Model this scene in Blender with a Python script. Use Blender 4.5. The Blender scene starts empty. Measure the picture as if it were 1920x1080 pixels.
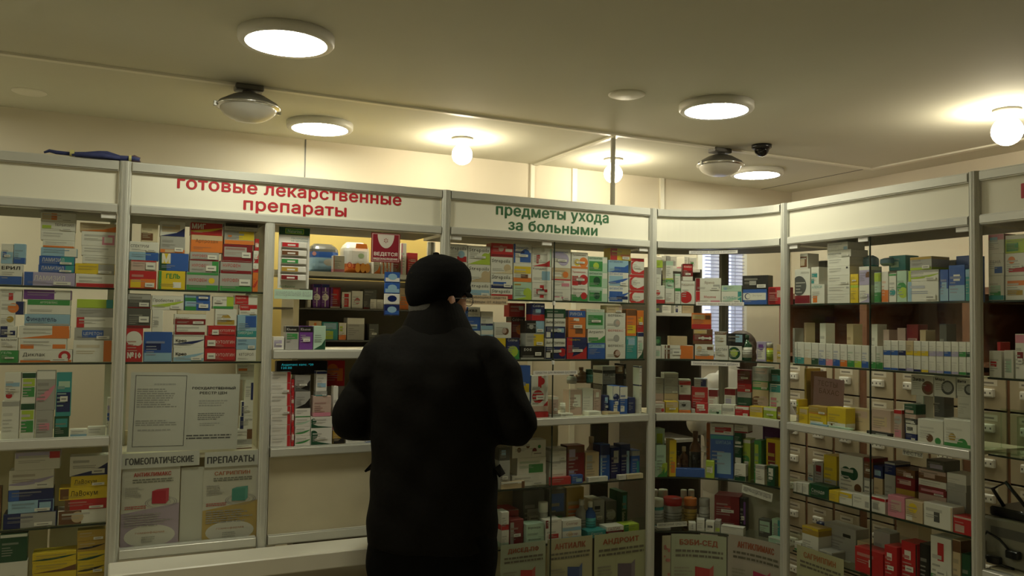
import bpy, bmesh, math, random
from mathutils import Vector, Matrix
from mathutils.geometry import delaunay_2d_cdt
import numpy as np

S = bpy.context.scene
COL = S.collection
RNG = random.Random(7)
rad = math.radians

# ------------------------------------------------------------------ camera
CAM_F, CAM_YAW, CAM_PITCH, CAM_ROLL = 1551.04, 25.808, 2.40, 0.881
CAM_POS = Vector((0.0, -2.9334, 1.5))
_y, _t, _r = rad(CAM_YAW), rad(CAM_PITCH), rad(CAM_ROLL)
FWD = Vector((math.sin(_y)*math.cos(_t), math.cos(_y)*math.cos(_t), math.sin(_t)))
_rt = Vector((math.cos(_y), -math.sin(_y), 0.0))
_up = _rt.cross(FWD)
RGT = _rt*math.cos(_r) + _up*math.sin(_r)
UPV = _up*math.cos(_r) - _rt*math.sin(_r)
cam_data = bpy.data.cameras.new('camera')
cam_data.sensor_width = 36.0
cam_data.lens = 36.0*CAM_F/1920.0
cam_data.clip_start = 0.02
cam = bpy.data.objects.new('camera', cam_data)
COL.objects.link(cam)
cam.matrix_world = Matrix(((RGT.x, UPV.x, -FWD.x, CAM_POS.x), (RGT.y, UPV.y, -FWD.y, CAM_POS.y),
                           (RGT.z, UPV.z, -FWD.z, CAM_POS.z), (0, 0, 0, 1)))
S.camera = cam

# ------------------------------------------------------------------ colour, world
S.view_settings.view_transform = 'Standard'
S.view_settings.look = 'None'
S.view_settings.gamma = 1.0
S.view_settings.use_curve_mapping = False
S.view_settings.exposure = 0.0
S.cycles.use_denoising = True
S.cycles.transparent_max_bounces = 32
S.cycles.max_bounces = 8
S.cycles.caustics_reflective = False
S.cycles.caustics_refractive = False
S.cycles.sample_clamp_indirect = 4.0
W = bpy.data.worlds.new('world')
S.world = W
W.use_nodes = True
W.node_tree.nodes['Background'].inputs[0].default_value = (0.6, 0.65, 0.8, 1)
W.node_tree.nodes['Background'].inputs[1].default_value = 0.02
# strengths of the lamps of the place (their emitting meshes are built with the lamps below)
PANEL_STRENGTH = 41.0
BULB_STRENGTH = 85.0
SKY_STRENGTH = 2.2
PANEL_COLOUR = (1.0, 0.975, 0.77)
BULB_COLOUR = (1.0, 0.89, 0.66)

# ------------------------------------------------------------------ pixel rays -> real planes of the place
def ray(px, py):
    return FWD + RGT*((px-960.0)/CAM_F) + UPV*((540.0-py)/CAM_F)
def at_y(px, py, Y):
    d = ray(px, py); return CAM_POS + d*((Y-CAM_POS.y)/d.y)
def at_x(px, py, X):
    d = ray(px, py); return CAM_POS + d*((X-CAM_POS.x)/d.x)
def at_z(px, py, Z):
    d = ray(px, py); return CAM_POS + d*((Z-CAM_POS.z)/d.z)

# ------------------------------------------------------------------ materials
MATS = {}
def new_mat(name):
    m = bpy.data.materials.new(name); m.use_nodes = True
    nt = m.node_tree
    return m, nt, nt.nodes['Principled BSDF']
def mat(name, col, rough=0.5, metal=0.0, noise=0.0, scale=20.0, bump=0.0, spec=0.5):
    if name in MATS: return MATS[name]
    m, nt, b = new_mat(name)
    b.inputs['Roughness'].default_value = rough
    b.inputs['Metallic'].default_value = metal
    b.inputs['Specular IOR Level'].default_value = spec
    tc = nt.nodes.new('ShaderNodeTexCoord')
    nz = nt.nodes.new('ShaderNodeTexNoise'); nz.inputs['Scale'].default_value = scale
    nz.inputs['Detail'].default_value = 4
    nt.links.new(tc.outputs['Object'], nz.inputs['Vector'])
    rp = nt.nodes.new('ShaderNodeMapRange')
    rp.inputs['To Min'].default_value = 1.0-noise; rp.inputs['To Max'].default_value = 1.0+noise
    nt.links.new(nz.outputs['Fac'], rp.inputs['Value'])
    mx = nt.nodes.new('ShaderNodeVectorMath'); mx.operation = 'SCALE'
    mx.inputs[0].default_value = col[:3]
    nt.links.new(rp.outputs['Result'], mx.inputs['Scale'])
    nt.links.new(mx.outputs['Vector'], b.inputs['Base Color'])
    if bump > 0:
        bp = nt.nodes.new('ShaderNodeBump'); bp.inputs['Strength'].default_value = bump
        bp.inputs['Distance'].default_value = 0.01
        nt.links.new(nz.outputs['Fac'], bp.inputs['Height'])
        nt.links.new(bp.outputs['Normal'], b.inputs['Normal'])
    MATS[name] = m
    return m
def mat_print(name, rough):
    m, nt, b = new_mat(name)
    b.inputs['Roughness'].default_value = rough
    a = nt.nodes.new('ShaderNodeAttribute'); a.attribute_name = 'Col'
    nt.links.new(a.outputs['Color'], b.inputs['Base Color'])
    MATS[name] = m
    return m
def mat_glass(name, tint, ior, dirt=0.0):
    m = bpy.data.materials.new(name); m.use_nodes = True
    nt = m.node_tree; nt.nodes.clear()
    out = nt.nodes.new('ShaderNodeOutputMaterial')
    tr = nt.nodes.new('ShaderNodeBsdfTransparent'); tr.inputs[0].default_value = (*tint, 1)
    gl = nt.nodes.new('ShaderNodeBsdfGlossy'); gl.inputs['Roughness'].default_value = 0.02
    gl.inputs[0].default_value = (1, 1, 1, 1)
    fr = nt.nodes.new('ShaderNodeFresnel'); fr.inputs[0].default_value = ior
    mx = nt.nodes.new('ShaderNodeMixShader')
    ge = nt.nodes.new('ShaderNodeNewGeometry')      # only the entering face of the pane mirrors
    mu = nt.nodes.new('ShaderNodeMath'); mu.operation = 'MULTIPLY'; iv = nt.nodes.new('ShaderNodeMath'); iv.operation = 'SUBTRACT'
    iv.inputs[0].default_value = 1.0; nt.links.new(ge.outputs['Backfacing'], iv.inputs[1])
    nt.links.new(fr.outputs[0], mu.inputs[0]); nt.links.new(iv.outputs[0], mu.inputs[1])
    nt.links.new(mu.outputs[0], mx.inputs[0]); nt.links.new(tr.outputs[0], mx.inputs[1]); nt.links.new(gl.outputs[0], mx.inputs[2])
    nt.links.new(mx.outputs[0], out.inputs[0])
    MATS[name] = m
    return m
def mat_emit(name, col, strength):
    m = bpy.data.materials.new(name); m.use_nodes = True
    nt = m.node_tree; nt.nodes.clear()
    out = nt.nodes.new('ShaderNodeOutputMaterial')
    e = nt.nodes.new('ShaderNodeEmission'); e.inputs[0].default_value = (*col, 1); e.inputs[1].default_value = strength
    nt.links.new(e.outputs[0], out.inputs[0])
    MATS[name] = m
    return m

M_PRINT = mat_print('printed_carton', 0.38)
M_FOIL = mat_print('glossy_film', 0.16)
M_PAPER = mat_print('printed_paper', 0.75)
M_GLASS = mat_glass('pane_glass', (0.965, 0.975, 0.955), 1.38)
M_SHELFGLASS = mat_glass('shelf_glass', (0.86, 0.93, 0.87), 1.45)
M_EDGE = mat('glass_edge_green', (.020, .032, .022), .3)
M_ALU = mat('anodised_aluminium', (0.62, 0.62, 0.55), 0.36, 0.25, 0.03, 40)
M_PANEL = mat('sign_panel_cream', (0.86, 0.83, 0.68), 0.5, 0, 0.02, 3)
M_BOARD = mat('laminate_board', (0.68, 0.62, 0.46), 0.55, 0, 0.03, 4)
M_SOFFIT = mat('soffit_board_shaded', (.20, .175, .11), .6, 0, .04, 5)  # shade under the top boards is put into this dark colour
M_BACK = mat('back_board_cream', (0.72, 0.63, 0.42), 0.6, 0, 0.04, 3)
M_WHITE = mat('white_plastic', (0.8, 0.79, 0.73), 0.4, 0, 0.02, 10)
M_LEDGE = mat('counter_laminate', (0.82, 0.79, 0.66), 0.32, 0, 0.03, 6)
M_WALL = mat('wall_paint', (0.68, 0.62, 0.49), 0.8, 0, 0.03, 5, 0.05)
M_CEIL = mat('ceiling_paint', (0.66, 0.645, 0.52), 0.85, 0, 0.03, 3, 0.04)
M_TRIMP = mat('white_trim', (0.80, 0.77, 0.64), 0.5, 0, 0.02, 8)
M_YWALL = mat('yellow_wall_paint', (0.62, 0.47, 0.14), 0.8, 0, 0.04, 4)
M_FLOOR = mat('floor_tile', (0.52, 0.46, 0.36), 0.45, 0, 0.15, 6)
M_DWALL = mat('shop_wall_paint', (0.62, 0.57, 0.45), 0.85, 0, 0.05, 4)
M_BROWN = mat('brown_wood', (0.17, 0.075, 0.035), 0.5, 0, 0.25, 14)
M_DRAWER = mat('drawer_front_cream', (0.42, 0.36, 0.25), 0.5, 0, 0.03, 5)
M_BLACK = mat('black_plastic', (0.012, 0.012, 0.013), 0.3)
M_DGREY = mat('dark_grey_metal', (0.13, 0.125, 0.11), 0.45, 0.2, 0.05, 30)
M_STEEL = mat('chrome_metal', (0.6, 0.6, 0.58), 0.22, 0.9)
M_RED = mat('sign_red', (0.46, 0.02, 0.03), 0.45)
M_GREEN = mat('sign_green', (0.03, 0.14, 0.045), 0.45)
M_OPAL = mat('opal_glass', (0.62, 0.60, 0.54), 0.25, 0, 0.02, 5)
M_BLIND = mat('blind_slat', (0.62, 0.62, 0.70), 0.5)
M_PANELLIGHT = mat_emit('led_panel_light', PANEL_COLOUR, PANEL_STRENGTH)
M_BULB = mat_emit('glowing_bulb', BULB_COLOUR, BULB_STRENGTH)
M_SKY = mat_emit('daylight_sky', (0.62, 0.66, 1.0), SKY_STRENGTH)
M_CYAN = mat_emit('display_segment', (0.05, 0.75, 0.8), 0.35)

# ------------------------------------------------------------------ mesh building
class MB:
    """faces with a colour each and a material slot each; build() links them as ONE mesh object"""
    def __init__(self): self.v = []; self.f = []; self.c = []; self.m = []; self.s = []
    def face(self, pts, col=(.8, .8, .8), m=0, smooth=False):
        b = len(self.v); self.v.extend([tuple(p) for p in pts]); self.f.append(tuple(range(b, b+len(pts))))
        self.c.append(col); self.m.append(m); self.s.append(smooth)
    def mesh(self, verts, faces, col=(.8, .8, .8), m=0, smooth=False):
        b = len(self.v); self.v.extend([tuple(p) for p in verts])
        for f in faces:
            self.f.append(tuple(b+i for i in f)); self.c.append(col); self.m.append(m); self.s.append(smooth)
    def box(self, x0, x1, y0, y1, z0, z1, col=(.8, .8, .8), m=0, bev=0.0):
        if bev <= 0 or min(x1-x0, y1-y0, z1-z0) < 3*bev:
            v = [(x, y, z) for x in (x0, x1) for y in (y0, y1) for z in (z0, z1)]
            f = [(0, 1, 3, 2), (4, 6, 7, 5), (0, 4, 5, 1), (2, 3, 7, 6), (0, 2, 6, 4), (1, 5, 7, 3)]
            self.mesh(v, f, col, m); return
        X = (x0, x1); Y = (y0, y1); Z = (z0, z1); b = bev
        idx = {}; v = []
        def vert(i, j, k, ax):
            key = (i, j, k, ax)
            if key not in idx:
                p = [X[i], Y[j], Z[k]]
                for a, q in enumerate((i, j, k)):
                    if a != ax: p[a] += b if q == 0 else -b
                idx[key] = len(v); v.append(tuple(p))
            return idx[key]
        F = []
        for i in (0, 1):
            F.append([vert(i, 0, 0, 0), vert(i, 0, 1, 0), vert(i, 1, 1, 0), vert(i, 1, 0, 0)][::(1 if i == 0 else -1)])
            F.append([vert(0, i, 0, 1), vert(1, i, 0, 1), vert(1, i, 1, 1), vert(0, i, 1, 1)][::(1 if i == 0 else -1)])
            F.append([vert(0, 0, i, 2), vert(0, 1, i, 2), vert(1, 1, i, 2), vert(1, 0, i, 2)][::(1 if i == 0 else -1)])
        for i in (0, 1):
            for j in (0, 1):
                F.append([vert(i, j, 0, 0), vert(i, j, 1, 0), vert(i, j, 1, 1), vert(i, j, 0, 1)])
                F.append([vert(i, 0, j, 0), vert(i, 1, j, 0), vert(i, 1, j, 2), vert(i, 0, j, 2)])
                F.append([vert(0, i, j, 1), vert(1, i, j, 1), vert(1, i, j, 2), vert(0, i, j, 2)])
                for k in (0, 1):
                    F.append([vert(i, j, k, 0), vert(i, j, k, 1), vert(i, j, k, 2)])
        c = Vector(((x0+x1)/2, (y0+y1)/2, (z0+z1)/2)); G = []
        for f in F:
            p = [Vector(v[q]) for q in f]
            n = (p[1]-p[0]).cross(p[2]-p[0])
            G.append(f if n.dot(sum(p, Vector())/len(p)-c) > 0 else f[::-1])
        self.mesh(v, G, col, m)
    def lathe(self, prof, n=20, col=(.8, .8, .8), m=0, cx=0., cy=0., sx=1., sy=1., smooth=True, cols=None):
        """prof = [(radius, z)...]; cols = colour per segment"""
        b = len(self.v)
        for r, z in prof:
            for k in range(n):
                a = 2*math.pi*k/n
                self.v.append((cx+r*sx*math.cos(a), cy+r*sy*math.sin(a), z))
        for i in range(len(prof)-1):
            for k in range(n):
                k2 = (k+1) % n
                self.f.append((b+i*n+k, b+i*n+k2, b+(i+1)*n+k2, b+(i+1)*n+k))
                self.c.append(cols[i] if cols else col); self.m.append(m); self.s.append(smooth)
        for i, rev in ((0, True), (len(prof)-1, False)):
            if prof[i][0] > 1e-5:
                f = tuple(b+i*n+k for k in range(n))
                self.f.append(f[::-1] if rev else f); self.c.append(cols[min(i, len(cols)-1)] if cols else col); self.m.append(m); self.s.append(False)
    def tube(self, pts, r, n=8, col=(.8, .8, .8), m=0):
        pts = [Vector(p) for p in pts]; b = len(self.v); N = len(pts)
        for i, p in enumerate(pts):
            d = (pts[min(i+1, N-1)]-pts[max(i-1, 0)]).normalized()
            a = d.cross(Vector((0, 0, 1)) if abs(d.z) < .9 else Vector((1, 0, 0))).normalized(); c = d.cross(a)
            rr = r[i] if isinstance(r, (list, tuple)) else r
            for k in range(n):
                t = 2*math.pi*k/n
                self.v.append(tuple(p+a*rr*math.cos(t)+c*rr*math.sin(t)))
        for i in range(N-1):
            for k in range(n):
                k2 = (k+1) % n
                self.f.append((b+i*n+k, b+i*n+k2, b+(i+1)*n+k2, b+(i+1)*n+k)); self.c.append(col); self.m.append(m); self.s.append(True)
        self.f.append(tuple(b+k for k in range(n))[::-1]); self.f.append(tuple(b+(N-1)*n+k for k in range(n)))
        for _ in (0, 1): self.c.append(col); self.m.append(m); self.s.append(False)
    def prism(self, poly, z0, z1, col=(.8, .8, .8), m=0):
        n = len(poly)
        v = [(x, y, z0) for x, y in poly]+[(x, y, z1) for x, y in poly]
        f = [tuple(range(n))[::-1], tuple(range(n, 2*n))]+[(i, (i+1) % n, n+(i+1) % n, n+i) for i in range(n)]
        self.mesh(v, f, col, m)
    def build(self, name, mats, parent=None, loc=(0, 0, 0), rz=0.0):
        me = bpy.data.meshes.new(name)
        me.from_pydata(self.v, [], self.f)
        mats = mats if isinstance(mats, (list, tuple)) else [mats]
        for m in mats: me.materials.append(m)
        ca = me.color_attributes.new('Col', 'FLOAT_COLOR', 'CORNER')
        buf = []
        for f, c in zip(self.f, self.c):
            buf.extend((c[0], c[1], c[2], 1.0)*len(f))
        ca.data.foreach_set('color', buf)
        me.polygons.foreach_set('material_index', self.m)
        me.polygons.foreach_set('use_smooth', self.s)
        me.update()
        o = bpy.data.objects.new(name, me)
        COL.objects.link(o)
        o.location = loc; o.rotation_euler = (0, 0, rz)
        if parent is not None: o.parent = parent
        return o

def empty(name, loc=(0, 0, 0), rz=0.0, parent=None):
    o = bpy.data.objects.new(name, None); COL.objects.link(o)
    o.location = loc; o.rotation_euler = (0, 0, rz); o.empty_display_size = .05
    if parent is not None: o.parent = parent
    return o
def tag(o, label, cat, group=None):
    o['label'] = label; o['category'] = cat
    if group: o['group'] = group
    return o
def structure(o):
    o['kind'] = 'structure'; return o

# ------------------------------------------------------------------ lettering as geometry
_TXT = {}
def fill_outline(pv, pe):
    """fills closed outlines that may cross each other (non-zero winding)"""
    nb = {}
    for a, b in pe: nb.setdefault(a, []).append(b); nb.setdefault(b, []).append(a)
    seen = set(); loops = []
    for st in sorted(nb):
        if st in seen: continue
        lp = [st]; seen.add(st); cur = st
        nxt = st+1 if st+1 in nb[st] else nb[st][0]
        while nxt not in seen:
            lp.append(nxt); seen.add(nxt)
            c = [q for q in nb[nxt] if q not in seen]
            if not c: break
            nxt = c[0]
        if len(lp) > 2: loops.append(lp)
    E = [(lp[i], lp[(i+1) % len(lp)]) for lp in loops for i in range(len(lp))]
    ov, oe, of, *_ = delaunay_2d_cdt([Vector(p) for p in pv], E, [], 0, 1e-5)
    A = np.array([pv[a] for a, b in E]); B = np.array([pv[b] for a, b in E])
    V = np.array([(v.x, v.y) for v in ov]); keep = []
    for f in of:
        c = V[list(f)].mean(axis=0)
        up = (A[:, 1] <= c[1]) & (B[:, 1] > c[1]); dn = (A[:, 1] > c[1]) & (B[:, 1] <= c[1])
        m = up | dn
        if not m.any(): continue
        a, b = A[m], B[m]
        xx = a[:, 0]+(c[1]-a[:, 1])/(b[:, 1]-a[:, 1])*(b[:, 0]-a[:, 0])
        w = (up[m].astype(int)-dn[m].astype(int))[xx > c[0]].sum()
        if w: keep.append(tuple(f))
    return [(x, y, 0) for x, y in V.tolist()], keep
def text_geo(s, bold=0.0, res=2):
    """(vertices in x/z scaled so the width is 1 and a capital is about `h/w` high, faces, height/width)"""
    key = (s, bold, res)
    if key in _TXT: return _TXT[key]
    cu = bpy.data.curves.new('lettering_source', 'FONT')
    cu.body = s; cu.size = 1.0; cu.resolution_u = res; cu.fill_mode = 'NONE'
    cu.space_character = 1.06
    o = bpy.data.objects.new('lettering_source', cu)
    COL.objects.link(o)
    dg = bpy.context.evaluated_depsgraph_get(); dg.update()
    me = o.evaluated_get(dg).to_mesh()
    pv = [(v.co.x, v.co.y) for v in me.vertices]; pe = [tuple(e.vertices) for e in me.edges]
    o.evaluated_get(dg).to_mesh_clear()
    bpy.data.objects.remove(o); bpy.data.curves.remove(cu)
    vs, fs = fill_outline(pv, pe) if pv else ([], [])
    if not vs: vs = [(0, 0, 0), (1, 0, 0), (1, .1, 0)]; fs = [(0, 1, 2)]
    x0 = min(v[0] for v in vs); x1 = max(v[0] for v in vs); y0 = min(v[1] for v in vs); y1 = max(v[1] for v in vs)
    w = max(x1-x0, 1e-4); h = max(y1-y0, 1e-4)
    r = ([((v[0]-x0)/w, (v[1]-y0)/h) for v in vs], fs, h/w)
    _TXT[key] = r
    return r
def put_text(mb, s, x0, x1, z0, z1, y, col, m=0, bold=0.0, res=2, keep=True, align='l'):
    """lettering standing in the x/z plane at depth y, facing -y, fitted into the rectangle"""
    vs, fs, asp = text_geo(s, 0.0, res)
    w = x1-x0; h = z1-z0
    if keep and w*asp < h*.75: h = w*asp/.75; z0 = z0+((z1-z0)-h)*.5
    if keep and w*asp > h*1.3:
        w2 = h*1.3/asp
        if align == 'c': x0 += (w-w2)/2
        w = w2
    k = h*.055 if bold > 0 else 0     # a heavier stroke: the glyphs printed again beside themselves
    for dx, dz, dy in ([(0, 0, 0)] if not k else [(-k, 0, 0), (k, 0, -.00004), (0, k*.6, -.00008), (0, -k*.6, -.00012)]):
        mb.mesh([(x0+u*w+dx, y+dy, z0+v*h+dz) for u, v in vs], fs, col, m)
# ================================================================== the room shell
H = 2.35                       # ceiling height
X1, X2, X3, RX, Y4, Y5, XC = 0.0263, 1.1335, 2.0863, 2.4481, -0.4083, -1.2278, 0.4849
EA, EB = RX-X3, -Y4            # half axes of the rounded corner, centre (X3, Y4)
XL, XR, YB, YF = -1.65, 3.85, 0.985, -4.2
ZT, ZU, ZL, ZB = 2.0, 1.967, 1.861, 1.830
ZM0, ZM1 = 1.090, 1.122
SH1, SH2, SH3, SH4, SHM = 1.592, 1.353, 0.845, 0.615, 1.116

def slab(name, x0, x1, y0, y1, z0, z1, m):
    mb = MB(); mb.box(x0, x1, y0, y1, z0, z1)
    return structure(mb.build(name, m))
slab('floor', XL-.1, XR+.1, YF-.1, YB+.1, -.1, 0, M_FLOOR)
slab('ceiling', XL-.1, XR+.1, YF-.1, YB+.1, H, H+.1, M_CEIL)
slab('wall_left', XL-.1, XL, YF, YB, 0, H, M_DWALL)
slab('wall_right', XR, XR+.1, YF, YB, 0, H, M_WALL)
slab('wall_front', XL, XR, YF-.1, YF, 0, H, M_DWALL)
# rear wall with the window opening behind the curved corner
wl, wr = at_y(1306, 500, YB).x, at_y(1398, 500, YB).x
wz0, wz1 = 1.30, 2.12
mb = MB()
mb.box(XL-.1, wl, YB, YB+.1, 0, H); mb.box(wr, XR+.1, YB, YB+.1, 0, H)
mb.box(wl, wr, YB, YB+.1, 0, wz0); mb.box(wl, wr, YB, YB+.1, wz1, H)
structure(mb.build('wall_back', M_WALL))
mb = MB()
t = .035
mb.box(wl, wl+t, YB-.012, YB+.09, wz0, wz1); mb.box(wr-t, wr, YB-.012, YB+.09, wz0, wz1)
mb.box(wl+t, wr-t, YB-.012, YB+.09, wz0, wz0+t); mb.box(wl+t, wr-t, YB-.012, YB+.09, wz1-t, wz1)
mid = (wl+wr)/2
mb.box(mid-.016, mid+.016, YB-.006, YB+.08, wz0+t, wz1-t)
win = structure(mb.build('window_1', M_WHITE))
mb = MB(); mb.box(wl+t, mid-.016, YB+.05, YB+.056, wz0+t, wz1-t); mb.box(mid+.016, wr-t, YB+.05, YB+.056, wz0+t, wz1-t)
mb.build('window_glass', M_GLASS, win)
mb = MB(); mb.face([(wl-.6, YB+.5, .8), (wr+.6, YB+.5, .8), (wr+.6, YB+.5, 2.8), (wl-.6, YB+.5, 2.8)])
o = structure(mb.build('sky_outside', M_SKY))
for (a, b) in ((wl+t, mid-.016), (mid+.016, wr-t)):
    bl = empty('window_blind', ((a+b)/2, YB-.03, wz0+.02))
    tag(bl, 'pale slatted blind hanging in the %s half of the window' % ('near-post' if a < mid else 'far'), 'blind', 'window blinds behind the curved corner')
    bl['label'] = 'pale slatted window blind, ' + ('the one nearer the green-lettered bay' if a < mid else 'the one farther from the green-lettered bay')
    mb = MB(); hw = (b-a)/2-.004
    z = .04
    while z < wz1-wz0-.07:
        mb.mesh([(-hw, .008, z), (hw, .008, z), (hw, -.008, z+.004), (-hw, -.008, z+.004), (-hw, .008, z+.001), (hw, .008, z+.001), (hw, -.008, z+.005), (-hw, -.008, z+.005)],
                [(0, 1, 2, 3), (7, 6, 5, 4), (0, 4, 5, 1), (3, 2, 6, 7)])
        z += .021
    mb.build('slat_stack', M_BLIND, bl)
    mb = MB(); mb.box(-hw, hw, -.012, .012, wz1-wz0-.06, wz1-wz0-.03); mb.build('head_box', M_WHITE, bl)
    mb = MB(); mb.box(-hw, hw, -.01, .01, .015, .028); mb.build('bottom_bar', M_WHITE, bl)

# ceiling trims, wall strips
def strip(name, p, q, w, h, m=M_TRIMP):
    p = Vector(p); q = Vector(q); d = (q-p); L = d.length
    mb = MB(); mb.box(0, L, -w/2, w/2, -h, 0)
    o = mb.build(name, m, None, p, math.atan2(d.y, d.x)); return structure(o)
TY = 0.175
strip('trim_1', (XL, TY, H), (3.60, TY, H), .026, .008)
strip('trim_2', (2.02, TY+.013, H), (2.02, YB, H), .024, .008)
strip('trim_3', (3.60, YB, H), (3.60, TY+.015, H), .004, .002, M_DGREY)
strip('trim_4', (3.62, TY+.01, H), (3.62, -3.6, H), .035, .008)
n = 5
for px, w in ((997, .022), (1076, .03), (1240, .026)):
    x = at_y(px, 345, YB).x
    mb = MB(); mb.box(x-w/2, x+w/2, YB-.012, YB, .3, H); structure(mb.build('trim_%d' % n, M_TRIMP)); n += 1
x = at_y(572, 300, YB).x
mb = MB(); mb.box(x-.003, x+.003, YB-.002, YB, .3, H); structure(mb.build('trim_%d' % n, M_DGREY)); n += 1
# baseboards of the shop side
mb = MB(); mb.box(XL, XL+.015, YF, -.2, 0, .08); structure(mb.build('baseboard_left', M_BROWN))

# ================================================================== lamps and ceiling fittings
def panel_light(px, py, label):
    p = at_z(px, py, H-.03)
    t = empty('ceiling_light', (p.x, p.y, H)); tag(t, label, 'ceiling light', 'round LED panels on the ceiling')
    R = .131
    mb = MB(); mb.lathe([(R-.012, -.028), (R+.004, -.0295), (R+.010, -.022), (R+.010, 0), (R-.012, 0)], 48); mb.build('housing_ring', M_WHITE, t)
    mb = MB(); mb.lathe([(R-.0125, -.0285), (R-.0125, -.024)], 48, smooth=False)
    mb.build('diffuser', M_PANELLIGHT, t)
panel_light(537, 84, 'glowing round panel light nearest the camera, above the red lettering')
panel_light(600, 244, 'glowing round panel light by the wall seam, behind the red-lettered bay')
panel_light(1343, 210, 'glowing round panel light above the curved corner bay')
panel_light(1419, 330, 'glowing round panel light behind the black dome camera')
pl0 = at_z(537, 84, H-.03)      # the front row of panels goes on by one beyond the frame
def panel_at(x, y, label):
    global at_z
    keep = at_z; at_z = lambda a, b, c: Vector((x, y, c))
    panel_light(0, 0, label); at_z = keep
panel_at(-1.22, pl0.y, 'glowing round panel light outside the frame over the plain-headed case')
panel_at(-.98, at_z(600, 244, H-.03).y, 'unseen round panel light, added to brighten the wall behind the plain-headed case')  # added unseen panel, brightens the rear wall seen through this case
panel_at(-1.0, -2.9, 'unseen round panel light over the shop floor, added to brighten the ceiling')  # unseen panel put in to lift the ceiling brightness
def bulb(px, py, label, r):
    p = at_z(px, py, H)
    t = empty('ceiling_bulb', (p.x, p.y, H)); tag(t, label, 'light bulb', 'bare globe bulbs on the ceiling')
    mb = MB(); mb.lathe([(.0, 0), (.05, 0), (.05, -.012), (.028, -.014), (.026, -.03), (0, -.03)][::-1], 24); mb.build('socket', M_WHITE, t)
    pr = [(0.0001, -.03-2*r)]
    for k in range(1, 13):
        a = math.pi*k/14
        pr.append((r*math.sin(a), -.03-r-r*math.cos(a)))
    pr.append((.026, -.032))
    mb = MB(); mb.lathe(pr, 24); mb.build('bulb_globe', M_BULB, t)
bulb(867, 259, 'glowing bare bulb behind the panel with red lettering', .047)
bulb(1150, 298, 'glowing bare bulb beside the thin standing pole', .047)
bulb(1888, 205, 'glowing bare bulb over the bays beyond the curved corner', .055)
def bowl(px, py, label):
    p = at_z(px, py, H)
    t = empty('bowl_lamp', (p.x, p.y, H)); tag(t, label, 'lamp', 'unlit opal bowl lamps')
    mb = MB(); mb.box(-.05, .05, -.03, .03, -.022, 0, bev=.004); mb.lathe([(.022, -.035), (.022, -.02)], 20); mb.build('mount', M_DGREY, t)
    mb = MB(); mb.lathe([(.108, -.078), (.104, -.066), (.06, -.04), (.03, -.03), (.001, -.03)], 36); mb.build('metal_cover', M_DGREY, t)
    pr = [(.0001, -.135)]+[(.10*math.sin(rad(k)), -.08-.055*math.cos(rad(k))) for k in range(10, 91, 8)]+[(.10, -.076)]
    mb = MB(); mb.lathe(pr, 36); mb.build('opal_bowl', M_OPAL, t)
    mb = MB(); mb.lathe([(.100, -.086), (.112, -.084), (.114, -.077), (.108, -.073), (.1, -.075)], 36); mb.build('rim_ring', M_STEEL, t)
    for a in (0.2, 3.2):
        mb = MB(); mb.box(.108, .122, -.006, .006, -.09, -.07, bev=.002); mb.build('clip', M_STEEL, t, rz=a)
bowl(467, 161, 'unlit opal bowl lamp hanging above the red-lettered bay')
bowl(1350, 279, 'unlit opal bowl lamp beside the black dome camera')
p = at_z(1428, 272, H)
t = empty('dome_camera', (p.x, p.y, H)); tag(t, 'black dome security camera on the ceiling trim', 'camera')
mb = MB(); mb.lathe([(.036, -.022), (.046, -.014), (.046, 0), (.001, 0)], 28); mb.build('base', M_BLACK, t)
mb = MB(); mb.lathe([(.0001, -.055)]+[(.034*math.sin(rad(k)), -.021-.034*math.cos(rad(k))) for k in range(10, 91, 10)], 28); mb.build('dome', mat('smoked_dome', (.006, .006, .007), .08), t)
for (px, py, r, lb) in ((1175, 177, .068, 'plain round ceiling cover plate between the lights and the green lettering'), (55, 172, .06, 'faint round ceiling cover plate near the blue strap bundle')):
    p = at_z(px, py, H)
    mb = MB(); mb.lathe([(.001, -.006), (r*.85, -.006), (r, -.002), (r, 0)], 36)
    tag(mb.build('ceiling_cover', M_TRIMP, None, (p.x, p.y, H)), lb, 'cover plate')
# thin pole from the ceiling trim down behind the header
p = at_z(1152, 256, H)
mb = MB(); mb.lathe([(.011, ZB+.0185), (.011, H-.004), (.022, H-.004), (.022, H)], 16)
tag(mb.build('support_pole', M_ALU, None, (p.x, p.y+.01, 0)), 'thin grey pole from ceiling trim down behind the green lettering', 'pole')

# ================================================================== display cases
def post_poly(cx, cy, r=.0175):
    pts = []
    for k in range(8):
        a = math.pi/8+k*math.pi/4
        pts.append((cx+r*1.08*math.cos(a), cy+r*1.08*math.sin(a)))
    return pts
def add_post(t, x, y, z0, z1, r=.0175):
    mb = MB(); mb.prism(post_poly(0, 0, r), z0, z1)
    for k in range(8):      # the groove lips of the extrusion
        a = k*math.pi/4
        c, s = math.cos(a), math.sin(a); w = r*.16; d = r*1.0
        q = [(c*d-s*w*e+c*f, s*d+c*w*e+s*f) for e, f in ((-1, 0), (-1, .0012), (-.5, .0012), (-.5, 0))]
        mb.prism(q, z0, z1)
        q = [(c*d-s*w*e+c*f, s*d+c*w*e+s*f) for e, f in ((.5, 0), (.5, .0012), (1, .0012), (1, 0))]
        mb.prism(q, z0, z1)
    return mb.build('post', M_ALU, t, (x, y, 0))
def add_rail(t, x0, x1, z0, z1, name='rail', y0=-.012, y1=.018):
    mb = MB(); mb.box(x0, x1, y0, y1, z0+.003, z1-.003, bev=.0012)
    mb.box(x0, x1, y0+.004, y1, z0, z0+.003); mb.box(x0, x1, y0+.004, y1, z1-.003, z1)
    return mb.build(name, M_ALU, t)
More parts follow.
